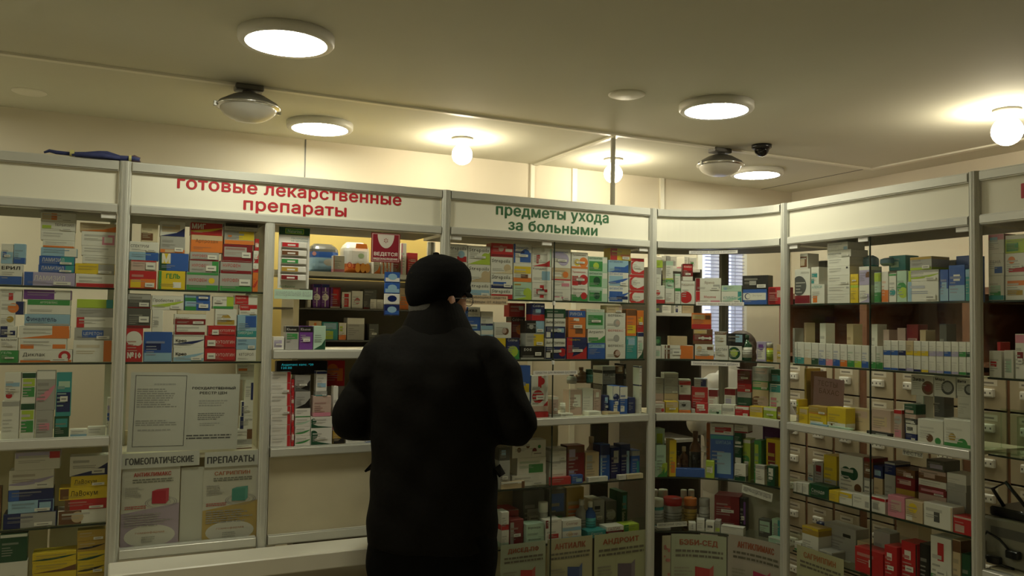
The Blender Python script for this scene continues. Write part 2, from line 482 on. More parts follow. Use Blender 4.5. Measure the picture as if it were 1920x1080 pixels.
def add_panes(t, x0, x1, z0, z1, n=1, name='glass_pane'):
    w = (x1-x0)/n
    for k in range(n):
        mb = MB(); mb.box(x0+k*w+.002, x0+(k+1)*w-.002, .004, .008, z0, z1); mb.build(name, M_GLASS, t)
    for k in range(1, n):
        mb = MB(); mb.box(x0+k*w-.0016, x0+k*w+.0016, .003, .009, z0, z1); mb.build('pane_edge', M_EDGE, t)
def add_shelf(t, x0, x1, z, y0=.022, y1=.275, m=None, th=.006, name='glass_shelf'):
    mb = MB(); mb.box(x0, x1, y0, y1, z-th, z)
    if m is None: mb.face([(x0, y0-.0003, z-th), (x1, y0-.0003, z-th), (x1, y0-.0003, z), (x0, y0-.0003, z)], (.1, .1, .1), 1)
    return mb.build(name, m or [M_SHELFGLASS, M_EDGE], t)
def add_clip(t, x, z, w=.022):
    mb = MB(); mb.box(x-w, x+w, -.002, .011, z-.017, z-.001, bev=.001); mb.build('pane_clip', M_WHITE, t)
def sign(t, x0, x1):
    mb = MB(); mb.box(x0, x1, .002, .008, ZL-.003, ZU+.003); return mb.build('sign_panel', M_PANEL, t)
def lettering(par, lines, m):
    for s, x0, x1, z0, z1 in lines:
        vs, fs, asp = text_geo(s, 0.0, 4)
        ws = s.split(' '); iv = sorted((min(vs[i][0] for i in f), max(vs[i][0] for i in f)) for f in fs)
        gaps = []; hi = iv[0][1]
        for a, b in iv:
            if a > hi: gaps.append((a-hi, (a+hi)/2))
            hi = max(hi, b)
        cuts = sorted(g[1] for g in sorted(gaps)[::-1][:len(ws)-1])
        for k in range(len(ws)):
            lo = cuts[k-1] if k else -1; up = cuts[k] if k < len(cuts) else 9
            mb = MB(); kb = (z1-z0)*.04
            for dx, dz, dy in ((-kb, 0, 0), (kb, 0, -.0002), (0, kb*.6, -.0004), (0, -kb*.6, -.0006)):
                mb.mesh([(x0+u*(x1-x0)+dx, .0012+dy, z0+v*(z1-z0)+dz) for u, v in vs], [f for f in fs if lo < vs[f[0]][0] < up], (1, 1, 1))
            used = sorted({i for f in mb.f for i in f}); mp = {o: n for n, o in enumerate(used)}
            mb.v = [mb.v[i] for i in used]; mb.f = [tuple(mp[i] for i in f) for f in mb.f]
            mb.build('lettering', m, par)
def hplane(px, py, y=0.0): return at_y(px, py, y)

# --- bay without lettering (nearest the frame's plain end)
PW = .0198
AL = -.97
tA = empty('display_case', (AL, 0, 0)); tag(tA, 'plain-headed aluminium display case next to the poster bay', 'display case', 'aluminium display cases')
wA = X1-AL
add_post(tA, 0, 0, 0, ZT)
add_rail(tA, PW, wA-PW, ZU, ZT, 'top_rail'); add_rail(tA, PW, wA-PW, ZB, ZL, 'header_rail'); add_rail(tA, PW, wA-PW, ZM0, ZM1, 'middle_rail'); add_rail(tA, PW, wA-PW, .06, .10, 'bottom_rail')
sign(tA, PW, wA-PW)
add_panes(tA, PW, wA-PW, ZM1, ZB, 2); add_panes(tA, PW, wA-PW, .10, ZM0, 2)
for z in (SH1, SH2, SH3, SH4): add_shelf(tA, PW, wA-PW, z)
add_shelf(tA, PW, wA-PW, SHM, .019, .285, M_BOARD, .018, 'board_shelf')
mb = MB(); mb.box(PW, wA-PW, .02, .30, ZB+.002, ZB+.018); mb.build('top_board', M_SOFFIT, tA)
for x in (.02, wA*.5, wA-.03):
    mb = MB(); mb.box(x-.01, x+.01, .278, .298, .06, ZB); mb.build('rear_upright', M_ALU, tA)
for a, b in ((PW, .36), (.366, .80), (.806, wA-PW)):
    mb = MB(); mb.box(a, b, .2985, .306, .06, 1.085); mb.build('back_board', M_BACK, tA)
mb = MB(); mb.box(PW, wA-PW, .02, .285, .04, .06); mb.build('base_board', M_BOARD, tA)
add_clip(tA, wA-PW-.024, ZB)

# --- red-lettered case: poster bay and service hatch
tB = empty('display_case', (X1, 0, 0)); tag(tB, 'aluminium display case with red header lettering, posters and service hatch', 'display case', 'aluminium display cases')
wB = X2-X1; xc = XC-X1
ZS0, ZS1, ZS2, ZS3 = 1.362, 1.394, 1.027, 1.059
add_post(tB, 0, 0, 0, ZT); add_post(tB, xc, 0, 0, ZB, .0155)
add_rail(tB, PW, wB-PW, ZU, ZT, 'top_rail'); add_rail(tB, PW, wB-PW, ZB, ZL, 'header_rail')
add_rail(tB, xc+PW, wB-PW, ZS0, ZS1, 'hatch_sill', -.03, .05); add_rail(tB, xc+PW, wB-PW, ZS2, ZS3, 'hatch_sill', -.02, .05)
add_rail(tB, PW, xc-PW, .728, .762, 'bottom_rail'); add_rail(tB, xc+PW, wB-PW, .728, .762, 'bottom_rail')
sp = sign(tB, PW, wB-PW)
a, b = hplane(333, 350).x-X1, hplane(752, 385).x-X1
zb = (hplane(333, 353).z+hplane(752, 387.5).z)/2; zt_ = zb+.041
c, d = hplane(457, 396).x-X1, hplane(649, 405).x-X1
zc = (hplane(457, 396).z+hplane(649, 405.5).z)/2
v1, f1, as1 = text_geo('готовые лекарственные', .028, 4); v2, f2, as2 = text_geo('препараты', .028, 4)
# line height: descenders included in line one's box
lettering(sp, [('готовые лекарственные', a, b, zb-.0085, zb+.034), ('препараты', c, d, zc-.0095, zc+.034)], M_RED)
add_panes(tB, PW, xc-PW, .762, ZB, 1)
for z in (SH1, SH2): add_shelf(tB, PW, xc-.013, z)
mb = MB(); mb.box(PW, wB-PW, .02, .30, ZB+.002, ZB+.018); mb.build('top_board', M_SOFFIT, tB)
mb = MB(); mb.box(PW, xc-.012, .286, .296, .70, 1.10); mb.build('back_board', M_BACK, tB)
for x in (.02, xc-.026):
    mb = MB(); mb.box(x-.01, x+.01, .278, .2855, 1.05, ZB); mb.build('rear_upright', M_ALU, tB)
mb = MB(); mb.box(xc-.012, xc-.004, .02, .296, .70, ZB); mb.build('partition', M_BOARD, tB)
add_shelf(tB, PW, xc-.013, 1.05, .024, .285, M_BOARD, .016, 'board_shelf')
mb = MB(); mb.box(xc+PW, wB-PW, .004, .014, .762, ZS2); mb.build('hatch_panel', mat('grimy_laminate', (.60, .54, .37), .55, 0, .10, 9), tB)
mb = MB(); mb.box(xc+PW, wB-PW, .052, .40, ZS1-.018, ZS1-.002); mb.build('hatch_counter', M_BOARD, tB)
mb = MB(); mb.box(xc+PW, wB-PW, .052, .285, ZS3-.018, ZS3-.002); mb.build('hatch_counter', M_BOARD, tB)
mb = MB(); mb.box(PW, wB-PW, .004, .014, 0.02, .64); mb.build('plinth_panel', mat('plinth_panel_grey', (.42, .38, .28), .6, 0, .06, 7), tB)
# counter ledge along the case
mb = MB(); mb.box(-.01, wB-.045, -.165, -.021, .672, .728, bev=.004); mb.build('ledge', M_LEDGE, tB)
for x in (.09, wB-.1):
    mb = MB(); mb.prism([(x-.012, -.14), (x+.012, -.14), (x+.012, -.013), (x-.012, -.013)], .6, .672); mb.build('ledge_bracket', M_ALU, tB)

# --- green-lettered case
tD = empty('display_case', (X2, 0, 0)); tag(tD, 'aluminium display case with green header lettering', 'display case', 'aluminium display cases')
wD = X3-X2
add_post(tD, 0, 0, 0, ZT)
add_rail(tD, PW, wD-PW, ZU, ZT, 'top_rail'); add_rail(tD, PW, wD-PW, ZB, ZL, 'header_rail'); add_rail(tD, PW, wD-PW, ZM0, ZM1, 'middle_rail'); add_rail(tD, PW, wD-PW, .06, .10, 'bottom_rail')
sp = sign(tD, PW, wD-PW)
a, b = hplane(931, 405).x-X2, hplane(1141, 416).x-X2
z1 = (hplane(931, 405).z+hplane(1141, 416.5).z)/2
c, d = hplane(954, 431).x-X2, hplane(1120, 441).x-X2
z2 = (hplane(954, 431).z+hplane(1120, 441).z)/2
lettering(sp, [('предметы ухода', a, b, z1-.011, z1+.034), ('за больными', c, d, z2-.001, z2+.041)], M_GREEN)
add_panes(tD, PW, wD-PW, ZM1, ZB, 2); add_panes(tD, PW, wD-PW, .10, ZM0, 2)
for z in (SH1, SH2, SH3, SH4): add_shelf(tD, PW, wD-PW, z)
add_shelf(tD, PW, wD-PW, SHM, .019, .285, M_BOARD, .018, 'board_shelf')
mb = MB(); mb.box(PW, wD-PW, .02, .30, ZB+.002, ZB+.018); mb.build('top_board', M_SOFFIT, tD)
xb = at_y(1108, 700, .29).x-X2; xg = at_y(1058, 700, .29).x-X2
mb = MB(); mb.box(PW, xg-.03, .286, .296, .10, 1.08); mb.build('back_board', M_BACK, tD)
mb = MB(); mb.box(xb+.003, wD-.03, .286, .296, .10, ZB-.30); mb.build('interior_shade_board', mat('dark_board', (.06, .05, .035), .6, 0, .1, 5), tD)  # added board; its dark colour stands for the unlit room behind
mb = MB(); mb.box(PW, wD-PW, .02, .285, .04, .06); mb.build('base_board', M_BOARD, tD)
for x in (PW+.025, wD*.46, wD-PW-.026): add_clip(tD, x, ZB)
for z in (SH1, SH2): add_clip(tD, wD*.5, z-.002, .004)

# --- rounded corner case
NE = 20
def epoint(t, off=0.0): return (X3+(EA+off)*math.sin(t), Y4+(EB+off)*math.cos(t))
T0, T1 = .056, math.pi/2-.056
def curved(mb, o0, o1, z0, z1, t0=T0, t1=T1, col=(.8, .8, .8)):
    N = NE; v = []; f = []
    for i in range(N+1):
        t = t0+(t1-t0)*i/N
        a = epoint(t, o0); b = epoint(t, o1)
        v += [(a[0], a[1], z0), (b[0], b[1], z0), (b[0], b[1], z1), (a[0], a[1], z1)]
    for i in range(N):
        p = 4*i; q = p+4
        f += [(p, q, q+3, p+3), (q+1, p+1, p+2, q+2), (p+3, q+3, q+2, p+2), (p, p+1, q+1, q)]
    f += [(0, 3, 2, 1), (4*N, 4*N+1, 4*N+2, 4*N+3)]
    mb.mesh(v, f, col)
tE = empty('display_case', (0, 0, 0)); tag(tE, 'rounded inner-corner display case with curved rails and glass', 'display case', 'aluminium display cases')
add_post(tE, X3, 0, 0, ZT)
for nm, z0, z1 in (('top_rail', ZU, ZT), ('header_rail', ZB, ZL), ('middle_rail', ZM0, ZM1), ('bottom_rail', .06, .1)):
    mb = MB(); curved(mb, -.012, .018, z0+.003, z1-.003); curved(mb, -.008, .018, z0, z1); mb.build(nm, M_ALU, tE)
mb = MB(); curved(mb, .002, .008, ZL-.003, ZU+.003); mb.build('sign_panel', M_PANEL, tE)
for z0, z1 in ((ZM1, ZB), (.1, ZM0)):
    mb = MB(); curved(mb, .004, .008, z0, z1); mb.build('glass_pane', M_GLASS, tE)
for z in (SH1, SH2, SH3, SH4):
    mb = MB(); curved(mb, .022, .275, z-.006, z)
    for i in range(NE):
        a, b = epoint(T0+(T1-T0)*i/NE, .0217), epoint(T0+(T1-T0)*(i+1)/NE, .0217)
        mb.face([(a[0], a[1], z-.006), (b[0], b[1], z-.006), (b[0], b[1], z), (a[0], a[1], z)], (.1, .1, .1), 1)
    mb.build('glass_shelf', [M_SHELFGLASS, M_EDGE], tE)
mb = MB(); curved(mb, .019, .285, SHM-.018, SHM); mb.build('board_shelf', M_BOARD, tE)
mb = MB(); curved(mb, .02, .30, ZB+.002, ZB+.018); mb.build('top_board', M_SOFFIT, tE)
mb = MB(); curved(mb, .02, .285, .04, .06); mb.build('base_board', M_BOARD, tE)
d = ray(1357, 600); k = 3.0
while True:
    q = CAM_POS+d*k
    if ((q.x-X3)/(EA+.315))**2+((q.y-Y4)/(EB+.315))**2 >= 1 and q.x > X3 and q.y > Y4: break
    k += .002
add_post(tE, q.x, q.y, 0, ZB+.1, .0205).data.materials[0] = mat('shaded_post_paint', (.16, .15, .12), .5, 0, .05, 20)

# --- case beyond the corner, local x runs along -Y
tF = empty('display_case', (RX, Y4, 0), -math.pi/2); tag(tF, 'aluminium display case between the curved corner and the last post', 'display case', 'aluminium display cases')
wF = Y4-Y5
add_post(tF, 0, 0, 0, ZT)
for nm, z0, z1 in (('top_rail', ZU, ZT), ('header_rail', ZB, ZL), ('middle_rail', ZM0, ZM1), ('bottom_rail', .06, .1)): add_rail(tF, PW, wF-PW, z0, z1, nm)
sign(tF, PW, wF-PW)
add_panes(tF, PW, wF-PW, ZM1, ZB, 2); add_panes(tF, PW, wF-PW, .10, ZM0, 2)
for z in (SH1, SH2, SH3, SH4): add_shelf(tF, PW, wF-PW, z)
add_shelf(tF, PW, wF-PW, SHM, .019, .285, M_BOARD, .012, 'board_shelf')
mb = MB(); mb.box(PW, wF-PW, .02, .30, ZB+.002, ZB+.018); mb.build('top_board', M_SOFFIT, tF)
mb = MB(); mb.box(PW, wF-PW, .02, .285, .04, .06); mb.build('base_board', M_BOARD, tF)
for x in (PW+.025, wF*.47, wF-PW-.026): add_clip(tF, x, ZB)
# --- last case, cut by the frame
tG = empty('display_case', (RX, Y5, 0), -math.pi/2); tag(tG, 'aluminium display case with one red letter, holding the cabled device', 'display case', 'aluminium display cases')
wG = .82
add_post(tG, 0, 0, 0, ZT); add_post(tG, wG, 0, 0, ZT)
zg = at_x(1850, 1067, RX).z
for nm, z0, z1 in (('top_rail', ZU, ZT), ('header_rail', ZB, ZL), ('bottom_rail', zg-.035, zg)): add_rail(tG, PW, wG-PW, z0, z1, nm)
sp = sign(tG, PW, wG-PW)
a = Y5-at_x(1915, 360, RX).y
lettering(sp, [('готовые', a, a+.30, ZL+.035, ZL+.08)], M_RED)
add_panes(tG, PW, wG-PW, zg, ZB, 2)
mb = MB(); mb.box(PW, wG-PW, .0, .012, .06, zg-.035); mb.build('lower_panel', M_PANEL, tG)
for z in (SH1, SH2, SHM): add_shelf(tG, PW, wG-PW, z)
add_shelf(tG, PW, wG-PW, zg+.003, .022, .285, M_BOARD, .016, 'board_shelf')
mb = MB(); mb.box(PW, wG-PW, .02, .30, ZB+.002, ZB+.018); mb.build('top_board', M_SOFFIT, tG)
mb = MB(); mb.box(PW, wG-PW, .02, .285, .04, .06); mb.build('base_board', M_BOARD, tG)
# ================================================================== printed cartons
CC = {'w': ((.74, .72, .65), 'white'), 'c': ((.70, .60, .40), 'cream'), 'r': ((.50, .025, .03), 'red'), 'R': ((.22, .015, .02), 'dark-red'),
      'o': ((.72, .20, .04), 'orange'), 'y': ((.72, .52, .03), 'yellow'), 'Y': ((.45, .29, .05), 'ochre'), 'l': ((.42, .56, .06), 'lime'),
      'g': ((.05, .27, .07), 'green'), 'G': ((.015, .075, .035), 'dark-green'), 't': ((.05, .30, .30), 'teal'), 'b': ((.035, .11, .40), 'blue'),
      'B': ((.012, .022, .11), 'navy'), 's': ((.30, .48, .62), 'pale-blue'), 'p': ((.16, .05, .26), 'purple'), 'P': ((.66, .25, .33), 'pink'),
      'k': ((.015, .014, .013), 'black'), 'e': ((.40, .39, .36), 'grey'), 'E': ((.10, .10, .09), 'dark-grey'), 'n': ((.16, .07, .03), 'brown'),
      'a': ((.58, .45, .28), 'beige'), 'm': ((.45, .62, .48), 'mint'), 'v': ((.42, .37, .55), 'lavender'), 'f': ((.55, .40, .34), 'flesh-pink')}
def colour(k): return CC[k][0]
def cname(k): return CC[k][1]

def fit_uv(a, w, h):
    u0, u1, v0, v1 = a
    return (-w/2+w*u0/100, -w/2+w*u1/100, h*v0/100, h*v1/100)
def carton_mesh(w, h, d, style, seed, bev=.0008):
    """a folded carton: front at y=0 facing -y, base at z=0; the printed design is part of the mesh"""
    rg = random.Random(seed)
    tk = style.split(' ')
    base = colour(tk[0])
    mb = MB(); mb.box(-w/2, w/2, 0, d, 0, h, base, 0, bev)
    # flap seam of the tucked end
    mb.box(-w/2+w*.1, w/2-w*.1, d*.25, d*.25+.0006, h-.0001, h+.0003, tuple(c*.8 for c in base))
    y = [-.0003]
    def rect(u0, u1, v0, v1, c):
        a = fit_uv((u0, u1, v0, v1), w, h)
        mb.face([(a[0], y[0], a[2]), (a[1], y[0], a[2]), (a[1], y[0], a[3]), (a[0], y[0], a[3])], c); y[0] -= .00012
    plain = False; text = False; lines = None; stick = None
    M = 1.6
    for k in tk[1:]:
        if not k: continue
        op = k[0]
        if op == '-': plain = True
        elif op in 'TBLR' and len(k) > 2:
            c = colour(k[1]); n = float(k[2:])
            if op == 'T':
                rect(M, 100-M, 100-n, 100-M, c); vz = (h*(100-n)/100, h*(1-.016))
            elif op == 'B':
                rect(M, 100-M, M, n, c); vz = (h*.016, h*n/100)
            if op in 'TB':
                for sx in (-1, 1):
                    X = sx*(w/2+.0003); q = [(X, d*.02, vz[0]), (X, d*.98, vz[0]), (X, d*.98, vz[1]), (X, d*.02, vz[1])]
                    mb.face(q if sx > 0 else q[::-1], c)
            if op == 'L': rect(M, n, M, 100-M, c)
            if op == 'R': rect(100-n, 100-M, M, 100-M, c)
        elif op == 'O':
            c = colour(k[1]); u, v, r = [float(q) for q in k[2:].split(',')]
            cx, cz, R = -w/2+w*u/100, h*v/100, h*r/100
            R = min(R, w*.48)
            mb.face([(min(max(cx+R*math.cos(a*math.pi/10), -w/2+.0008), w/2-.0008), y[0], min(max(cz+R*math.sin(a*math.pi/10), .0008), h-.0008)) for a in range(20)], c); y[0] -= .00012
        elif op == 'X':
            c = colour(k[1]); u0, u1, v0, v1 = [float(q) for q in k[2:].split(',')]; rect(u0, u1, v0, v1, c)
        elif op in 'Ww':
            c = colour(k[1]); n = float(k[2:] or 60)
            s = 1 if op == 'W' else -1
            q = [(s*(w/2-.0008), y[0], .0008), (s*(w/2-.0008), y[0], h*n/100), (s*(w*.16), y[0], h*n/230), (-s*(w/2-.0008), y[0], .0008)]
            mb.face(q if s < 0 else q[::-1], c); y[0] -= .00012
            mb.f[-1] = mb.f[-1] if True else mb.f[-1]
        elif op == 'J':      # swoosh band
            c = colour(k[1]); n = 10; lo = []; hi = []
            for i in range(n+1):
                u = i/n; zc = h*(.28+.34*u*u); th = h*.11*math.sin(math.pi*(.08+.84*u))
                X = -w/2+.001+(w-.002)*u; lo.append((X, y[0], zc-th)); hi.append((X, y[0], zc+th))
            for i in range(n): mb.face([lo[i], lo[i+1], hi[i+1], hi[i]], c)
            y[0] -= .00012
        elif op == '+':
            c = colour(k[1]); s = min(w, h)*.36; t2 = s*.36; cx = w*.0; cz = h*.5
            for a, b in ((s, t2), (t2, s)):
                mb.face([(cx-a, y[0], cz-b), (cx+a, y[0], cz-b), (cx+a, y[0], cz+b), (cx-a, y[0], cz+b)], c)
            y[0] -= .00012
        elif op == '=': lines = k[1]
        elif op == '#': stick = [float(q) for q in k[1:].split(',')] if len(k) > 1 else (62, 92, 14, 38)
        elif op == 't':
            hd, s = k.split(':', 1); c = colour(hd[1]); s = s.replace('_', ' ')
            if len(hd) > 2: a = [float(q) for q in hd[2:].split(',')]
            elif w > 1.3*h: a = (6, 66, 42, 82)
            else: a = (8, 92, 74, 90)
            q = fit_uv(a, w, h); put_text(mb, s, q[0], q[1], q[2], q[3], y[0], c, 0, .02 if len(s) <= 4 else 0, 1); y[0] -= .00012; text = True
    if not plain:
        lum = sum(base)/3
        lc = colour(lines) if lines else ((.16, .15, .14) if lum > .3 else (.5, .48, .42))
        lc = tuple(a*.55+b*.45 for a, b in zip(lc, base))
        n = 2 if w > 1.3*h else 4
        v = 30 if text and w > 1.3*h else (62 if w <= 1.3*h else 66)
        if not text:
            rect(8, rg.uniform(50, 80), v, v+(13 if w > 1.3*h else 7), tuple(a*.7+b*.3 for a, b in zip(lc, base))); v -= 14 if w > 1.3*h else 9
        for i in range(n):
            rect(8, rg.uniform(35, 70), v-3.2, v, lc); v -= 9
    return mb, stick

ORD = ['first', 'second', 'third', 'fourth', 'fifth', 'sixth', 'seventh', 'eighth', 'ninth', 'tenth', 'eleventh', 'twelfth', 'thirteenth', 'fourteenth',
       'fifteenth', 'sixteenth', 'seventeenth', 'eighteenth', 'nineteenth', 'twentieth', 'twenty-first', 'twenty-second', 'twenty-third', 'twenty-fourth', 'twenty-fifth', 'twenty-sixth', 'twenty-seventh', 'twenty-eighth']
def describe(style):
    tk = style.split(' '); b = cname(tk[0]); out = b; acc = None
    for k in tk[1:]:
        if not k: continue
        if k[0] == 'T' and len(k) > 2: acc = cname(k[1])+'-topped '+b; break
        if k[0] == 'B' and len(k) > 2: acc = cname(k[1])+'-based '+b; break
        if k[0] in 'LR' and len(k) > 2: acc = cname(k[1])+'-ended '+b; break
        if k[0] == 'O': acc = cname(k[1])+'-spotted '+b; break
        if k[0] in 'XWwJ': acc = b+'-and-'+cname(k[1]); break
        if k[0] == '+': acc = cname(k[1])+'-crossed '+b; break
        if k[0] == 't': acc = cname(k[1])+'-lettered '+b; break
    return acc or 'plain '+b

# ------------------------------------------------------------------ the bays as coordinate frames
def arc_table(off):
    tab = [(-1.0, -.0)]; s = 0.0; last = None; tab = []
    for i in range(0, 401):
        t = math.pi/2*i/400; p = epoint(t, off)
        if last is not None: s += math.hypot(p[0]-last[0], p[1]-last[1])
        tab.append((t, s)); last = p
    return tab
class Bay:
    def __init__(self, kind, name): self.kind = kind; self.name = name; self.tabs = {}
    def uz(self, px, py, d):
        if self.kind == 'y': p = at_y(px, py, d); return p.x, p.z
        if self.kind == 'x': p = at_x(px, py, RX+d); return -p.y, p.z
        r = ray(px, py); best = None; was = False
        for i in range(2000):
            k = 2.2+i*.0012; p = CAM_POS+r*k
            e = ((p.x-X3)/(EA+d))**2+((p.y-Y4)/(EB+d))**2-1
            if e < 0: was = True
            if e >= 0 and was and p.x > X3-.3 and p.y > Y4-.5: best = p; break
        if best is None: best = CAM_POS+r*4
        t = math.atan2((best.x-X3)/(EA+d), (best.y-Y4)/(EB+d))
        return self.s_of(t, d), best.z
    def tab(self, d):
        k = round(d, 4)
        if k not in self.tabs: self.tabs[k] = arc_table(d)
        return self.tabs[k]
    def s_of(self, t, d):
        T = self.tab(d); i = min(max(int(t/(math.pi/2)*400), 0), 399)
        return T[i][1]+(T[i+1][1]-T[i][1])*(t-T[i][0])/(T[i+1][0]-T[i][0])
    def frame(self, u, d):
        if self.kind == 'y': return (u, d), 0.0
        if self.kind == 'x': return (RX+d, -u), -math.pi/2
        T = self.tab(d)
        i = 0
        while i < 399 and T[i+1][1] < u: i += 1
        t = T[i][0]+(T[i+1][0]-T[i][0])*(u-T[i][1])/(T[i+1][1]-T[i][1])
        p = epoint(t, d); a = math.atan2(-(EB+d)*math.sin(t), (EA+d)*math.cos(t))
        return p, a
BA, BB, BC, BD = Bay('y', 'plain bay'), Bay('y', 'poster bay'), Bay('y', 'service hatch'), Bay('y', 'green bay')
BE, BF, BG = Bay('e', 'corner bay'), Bay('x', 'drawer-backed bay'), Bay('x', 'last bay')
REF = {'plain bay': ('poster bay', -1), 'poster bay': ('service hatch', -1), 'service hatch': ('poster bay', 1), 'green bay': ('curved corner', -1),
       'corner bay': ('green bay', 1), 'drawer-backed bay': ('curved corner', 1), 'last bay': ('drawer-backed bay', 1)}
LIMS = {'plain bay': (AL+.02, X1-.02), 'poster bay': (X1+.02, XC-.03), 'service hatch': (XC+.02, X2-.02), 'green bay': (X2+.02, X3-.02),
        'drawer-backed bay': (-Y4+.02, -Y5-.02), 'last bay': (-Y5+.02, -Y5+.8)}
COUNT = [0]; SEED = [100]
def row(bay, shelf, z, reg, entries, d=.03, dep=None, noun='box', obj='medicine_box', mt=None, sticker=True, gloss=False, maxdep=.23):
    """entries: (x0, x1, [(y_top, style[, x0, x1]), ...from the shelf upwards]) in the pixels of a zoomed region of the photograph"""
    ox, oy, sc = reg
    shelf = shelf.replace('behind the small cartons', 'second row').replace('flat packs', 'flats').replace(' shelf', '-shelf').replace(' row', '-row')
    stacks = []
    for e in entries:
        x0, x1, lst = e[:3]; opt = e[3] if len(e) > 3 else {}
        dd = opt.get('d', d); zz = opt.get('z', z); items = []; zz += .0005
        xm = (x0+x1)/2
        for it in lst:
            yt, st = it[0], it[1]; a, b = (it[2], it[3]) if len(it) > 3 else (x0, x1)
            ua, _ = bay.uz(ox+a/sc, oy+yt/sc, dd); ub, _ = bay.uz(ox+b/sc, oy+yt/sc, dd)
            _, zt = bay.uz(ox+(a+b)/2/sc, oy+yt/sc, dd)
            zt = max(zt, zz+.012)
            top = next((q for q in (SH4-.012, SH3-.012, ZM0-.012, SH2-.012, SH1-.012, ZB-.004) if q > (opt.get('z', z))+.03), 9) if bay is not BC else 9
            if bay is BB and z < 1.06: top = SH2-.012
            if zt > top:
                if top-zz < .01: continue
                zt = top
            items.append([ua, ub, zz, zt, st]); zz = items[-1][3]+.0004
        if not items: continue
        stacks.append({'items': items, 'd': dd, 'opt': opt, 'um': (items[0][0]+items[0][1])/2})
    lim = LIMS.get(bay.name)
    boxes = [(s, it) for s in stacks for it in s['items']]
    if lim:
        for s, it in boxes:
            if it[0] < lim[0]: it[0] = lim[0]
            if it[1] > lim[1]: it[1] = lim[1]
            if it[1]-it[0] < .012: it[0] = it[1]-.012
    for i in range(len(boxes)):
        for j in range(i+1, len(boxes)):
            (s, a), (q, b) = boxes[i], boxes[j]
            if s is q or abs(s['d']-q['d']) > .03: continue
            if min(a[3], b[3])-max(a[2], b[2]) < .002: continue
            ov = min(a[1], b[1])-max(a[0], b[0])
            if ov > -.0008:
                L, R = (a, b) if a[0]+a[1] < b[0]+b[1] else (b, a)
                m = (L[1]+R[0])/2; L[1] = m-.0006; R[0] = m+.0006
                if L[1]-L[0] < .008 or R[1]-R[0] < .008: print('OVERLAP', bay.name, shelf, L[4], R[4])
    ref, sgn = REF[bay.name]
    stacks.sort(key=lambda s: sgn*s['um'])
    for n, s in enumerate(stacks):
        N = len(s['items'])
        for lv, (ua, ub, z0, z1, st) in enumerate(s['items']):
            w, h = max(ub-ua-.0008, .008), z1-z0
            dp = s['opt'].get('dep', dep)
            if dp is None: dp = min(max(.62*w if w < h else .55*w, .03), .085)
            dp = min(dp, maxdep)
            if s['d'] < .25: dp = min(dp, .268-s['d'])
            SEED[0] += 1
            mb, stick = carton_mesh(w, h, dp, st, SEED[0])
            (X, Y), rz = bay.frame((ua+ub)/2, s['d'])
            jit = RNG.uniform(-.02, .02) if N == 1 and w < .06 and bay.kind == 'y' else 0
            o = mb.build(s['opt'].get('obj', obj), mt or (M_FOIL if gloss else M_PRINT), None, (X, Y, z0), rz)
            lev = '' if N == 1 else ('bottom of ' if lv == 0 else 'topmost of ' if lv == N-1 else (ORD[lv]+' up, '))
            nn = s['opt'].get('noun', noun)
            if nn == 'box' and h > w*1.12: nn = 'carton'; o.name = "medicine_carton"
            pos = ('%s from %s' % (ORD[n], ref)) if N == 1 else ('%s%s stack from %s' % (lev, ORD[n], ref))
            tag(o, '%s %s, %s, %s %s' % (describe(st), nn, pos, bay.name, shelf), nn, 'medicine packs on the %s %s' % (bay.name, shelf))
            COUNT[0] += 1
            if stick is None and sticker and '-' not in st.split(' ') and random.Random(SEED[0]).random() < .33: stick = (58, 92, 10, 34) if w > h*1.3 else (28, 78, 34, 46)
            if stick:
                q = fit_uv(stick, w, h); sb = MB()
                sb.box(q[0], q[1], -.0030, -.0024, q[2], q[3], colour('w'))
                sb.box(q[0]+(q[1]-q[0])*.15, q[0]+(q[1]-q[0])*.8, -.0032, -.0030, q[2]+(q[3]-q[2])*.35, q[2]+(q[3]-q[2])*.6, (.3, .29, .27))
                sb.build('price_sticker', M_PAPER, o)

# ================================================================== products, bay by bay
# ---- plain bay
r = (0, 370, 3.27)
row(BA, 'upper shelf', SH1, r, [
    (0, 140, [(410, 'w Bb42 tk:ЕРИЛ'), (285, 'w Bs60 Xb15,45,30,60', 8, 84)]),
    (145, 462, [(460, 'v Lb18 tw20,80,40,75:ЛАМИЗИЛ'), (415, 'b Rt25 tw8,70,35,80:ЛАМИЗИЛ', 235, 460), (362, 'b Rt40 tw8,70,35,80:ЛАМИЗИЛ', 240, 460), (310, 's Rw35', 250, 475), (265, 'w Bo25', 262, 458), (207, 'w', 248, 460), (152, 'w Xl4,30,20,60 tk40,95,55,85:ТЕРБИЗИЛ', 250, 465), (95, 'w Xo30,46,20,90 Xa4,30,20,90', 250, 468)]),
    (465, 716, [(472, 'w Br30 Xr60,98,0,24'), (408, 'y Re42', 458, 716), (360, 'w', 505, 716), (300, 'w', 500, 714), (212, 'w XP60,96,10,80 Xw66,90,25,64', 500, 722), (160, 'a Wo70', 490, 716)]),
    (86, 160, [(285, 's Bb30')], {'z': at_y(40, 495, .03).z}),
    (-190, -10, [(470, 'w Tg24 =e'), (400, 'c Br20'), (330, 'w Lb14', -170, -20)]), (-330, -200, [(440, 'w Bt30 =t'), (330, 'e Xw10,60,30,60')]), (-520, -345, [(480, 'r Xw60,94,20,50'), (420, 'w Or80,50,30'), (350, 'm Lg12')]),
])
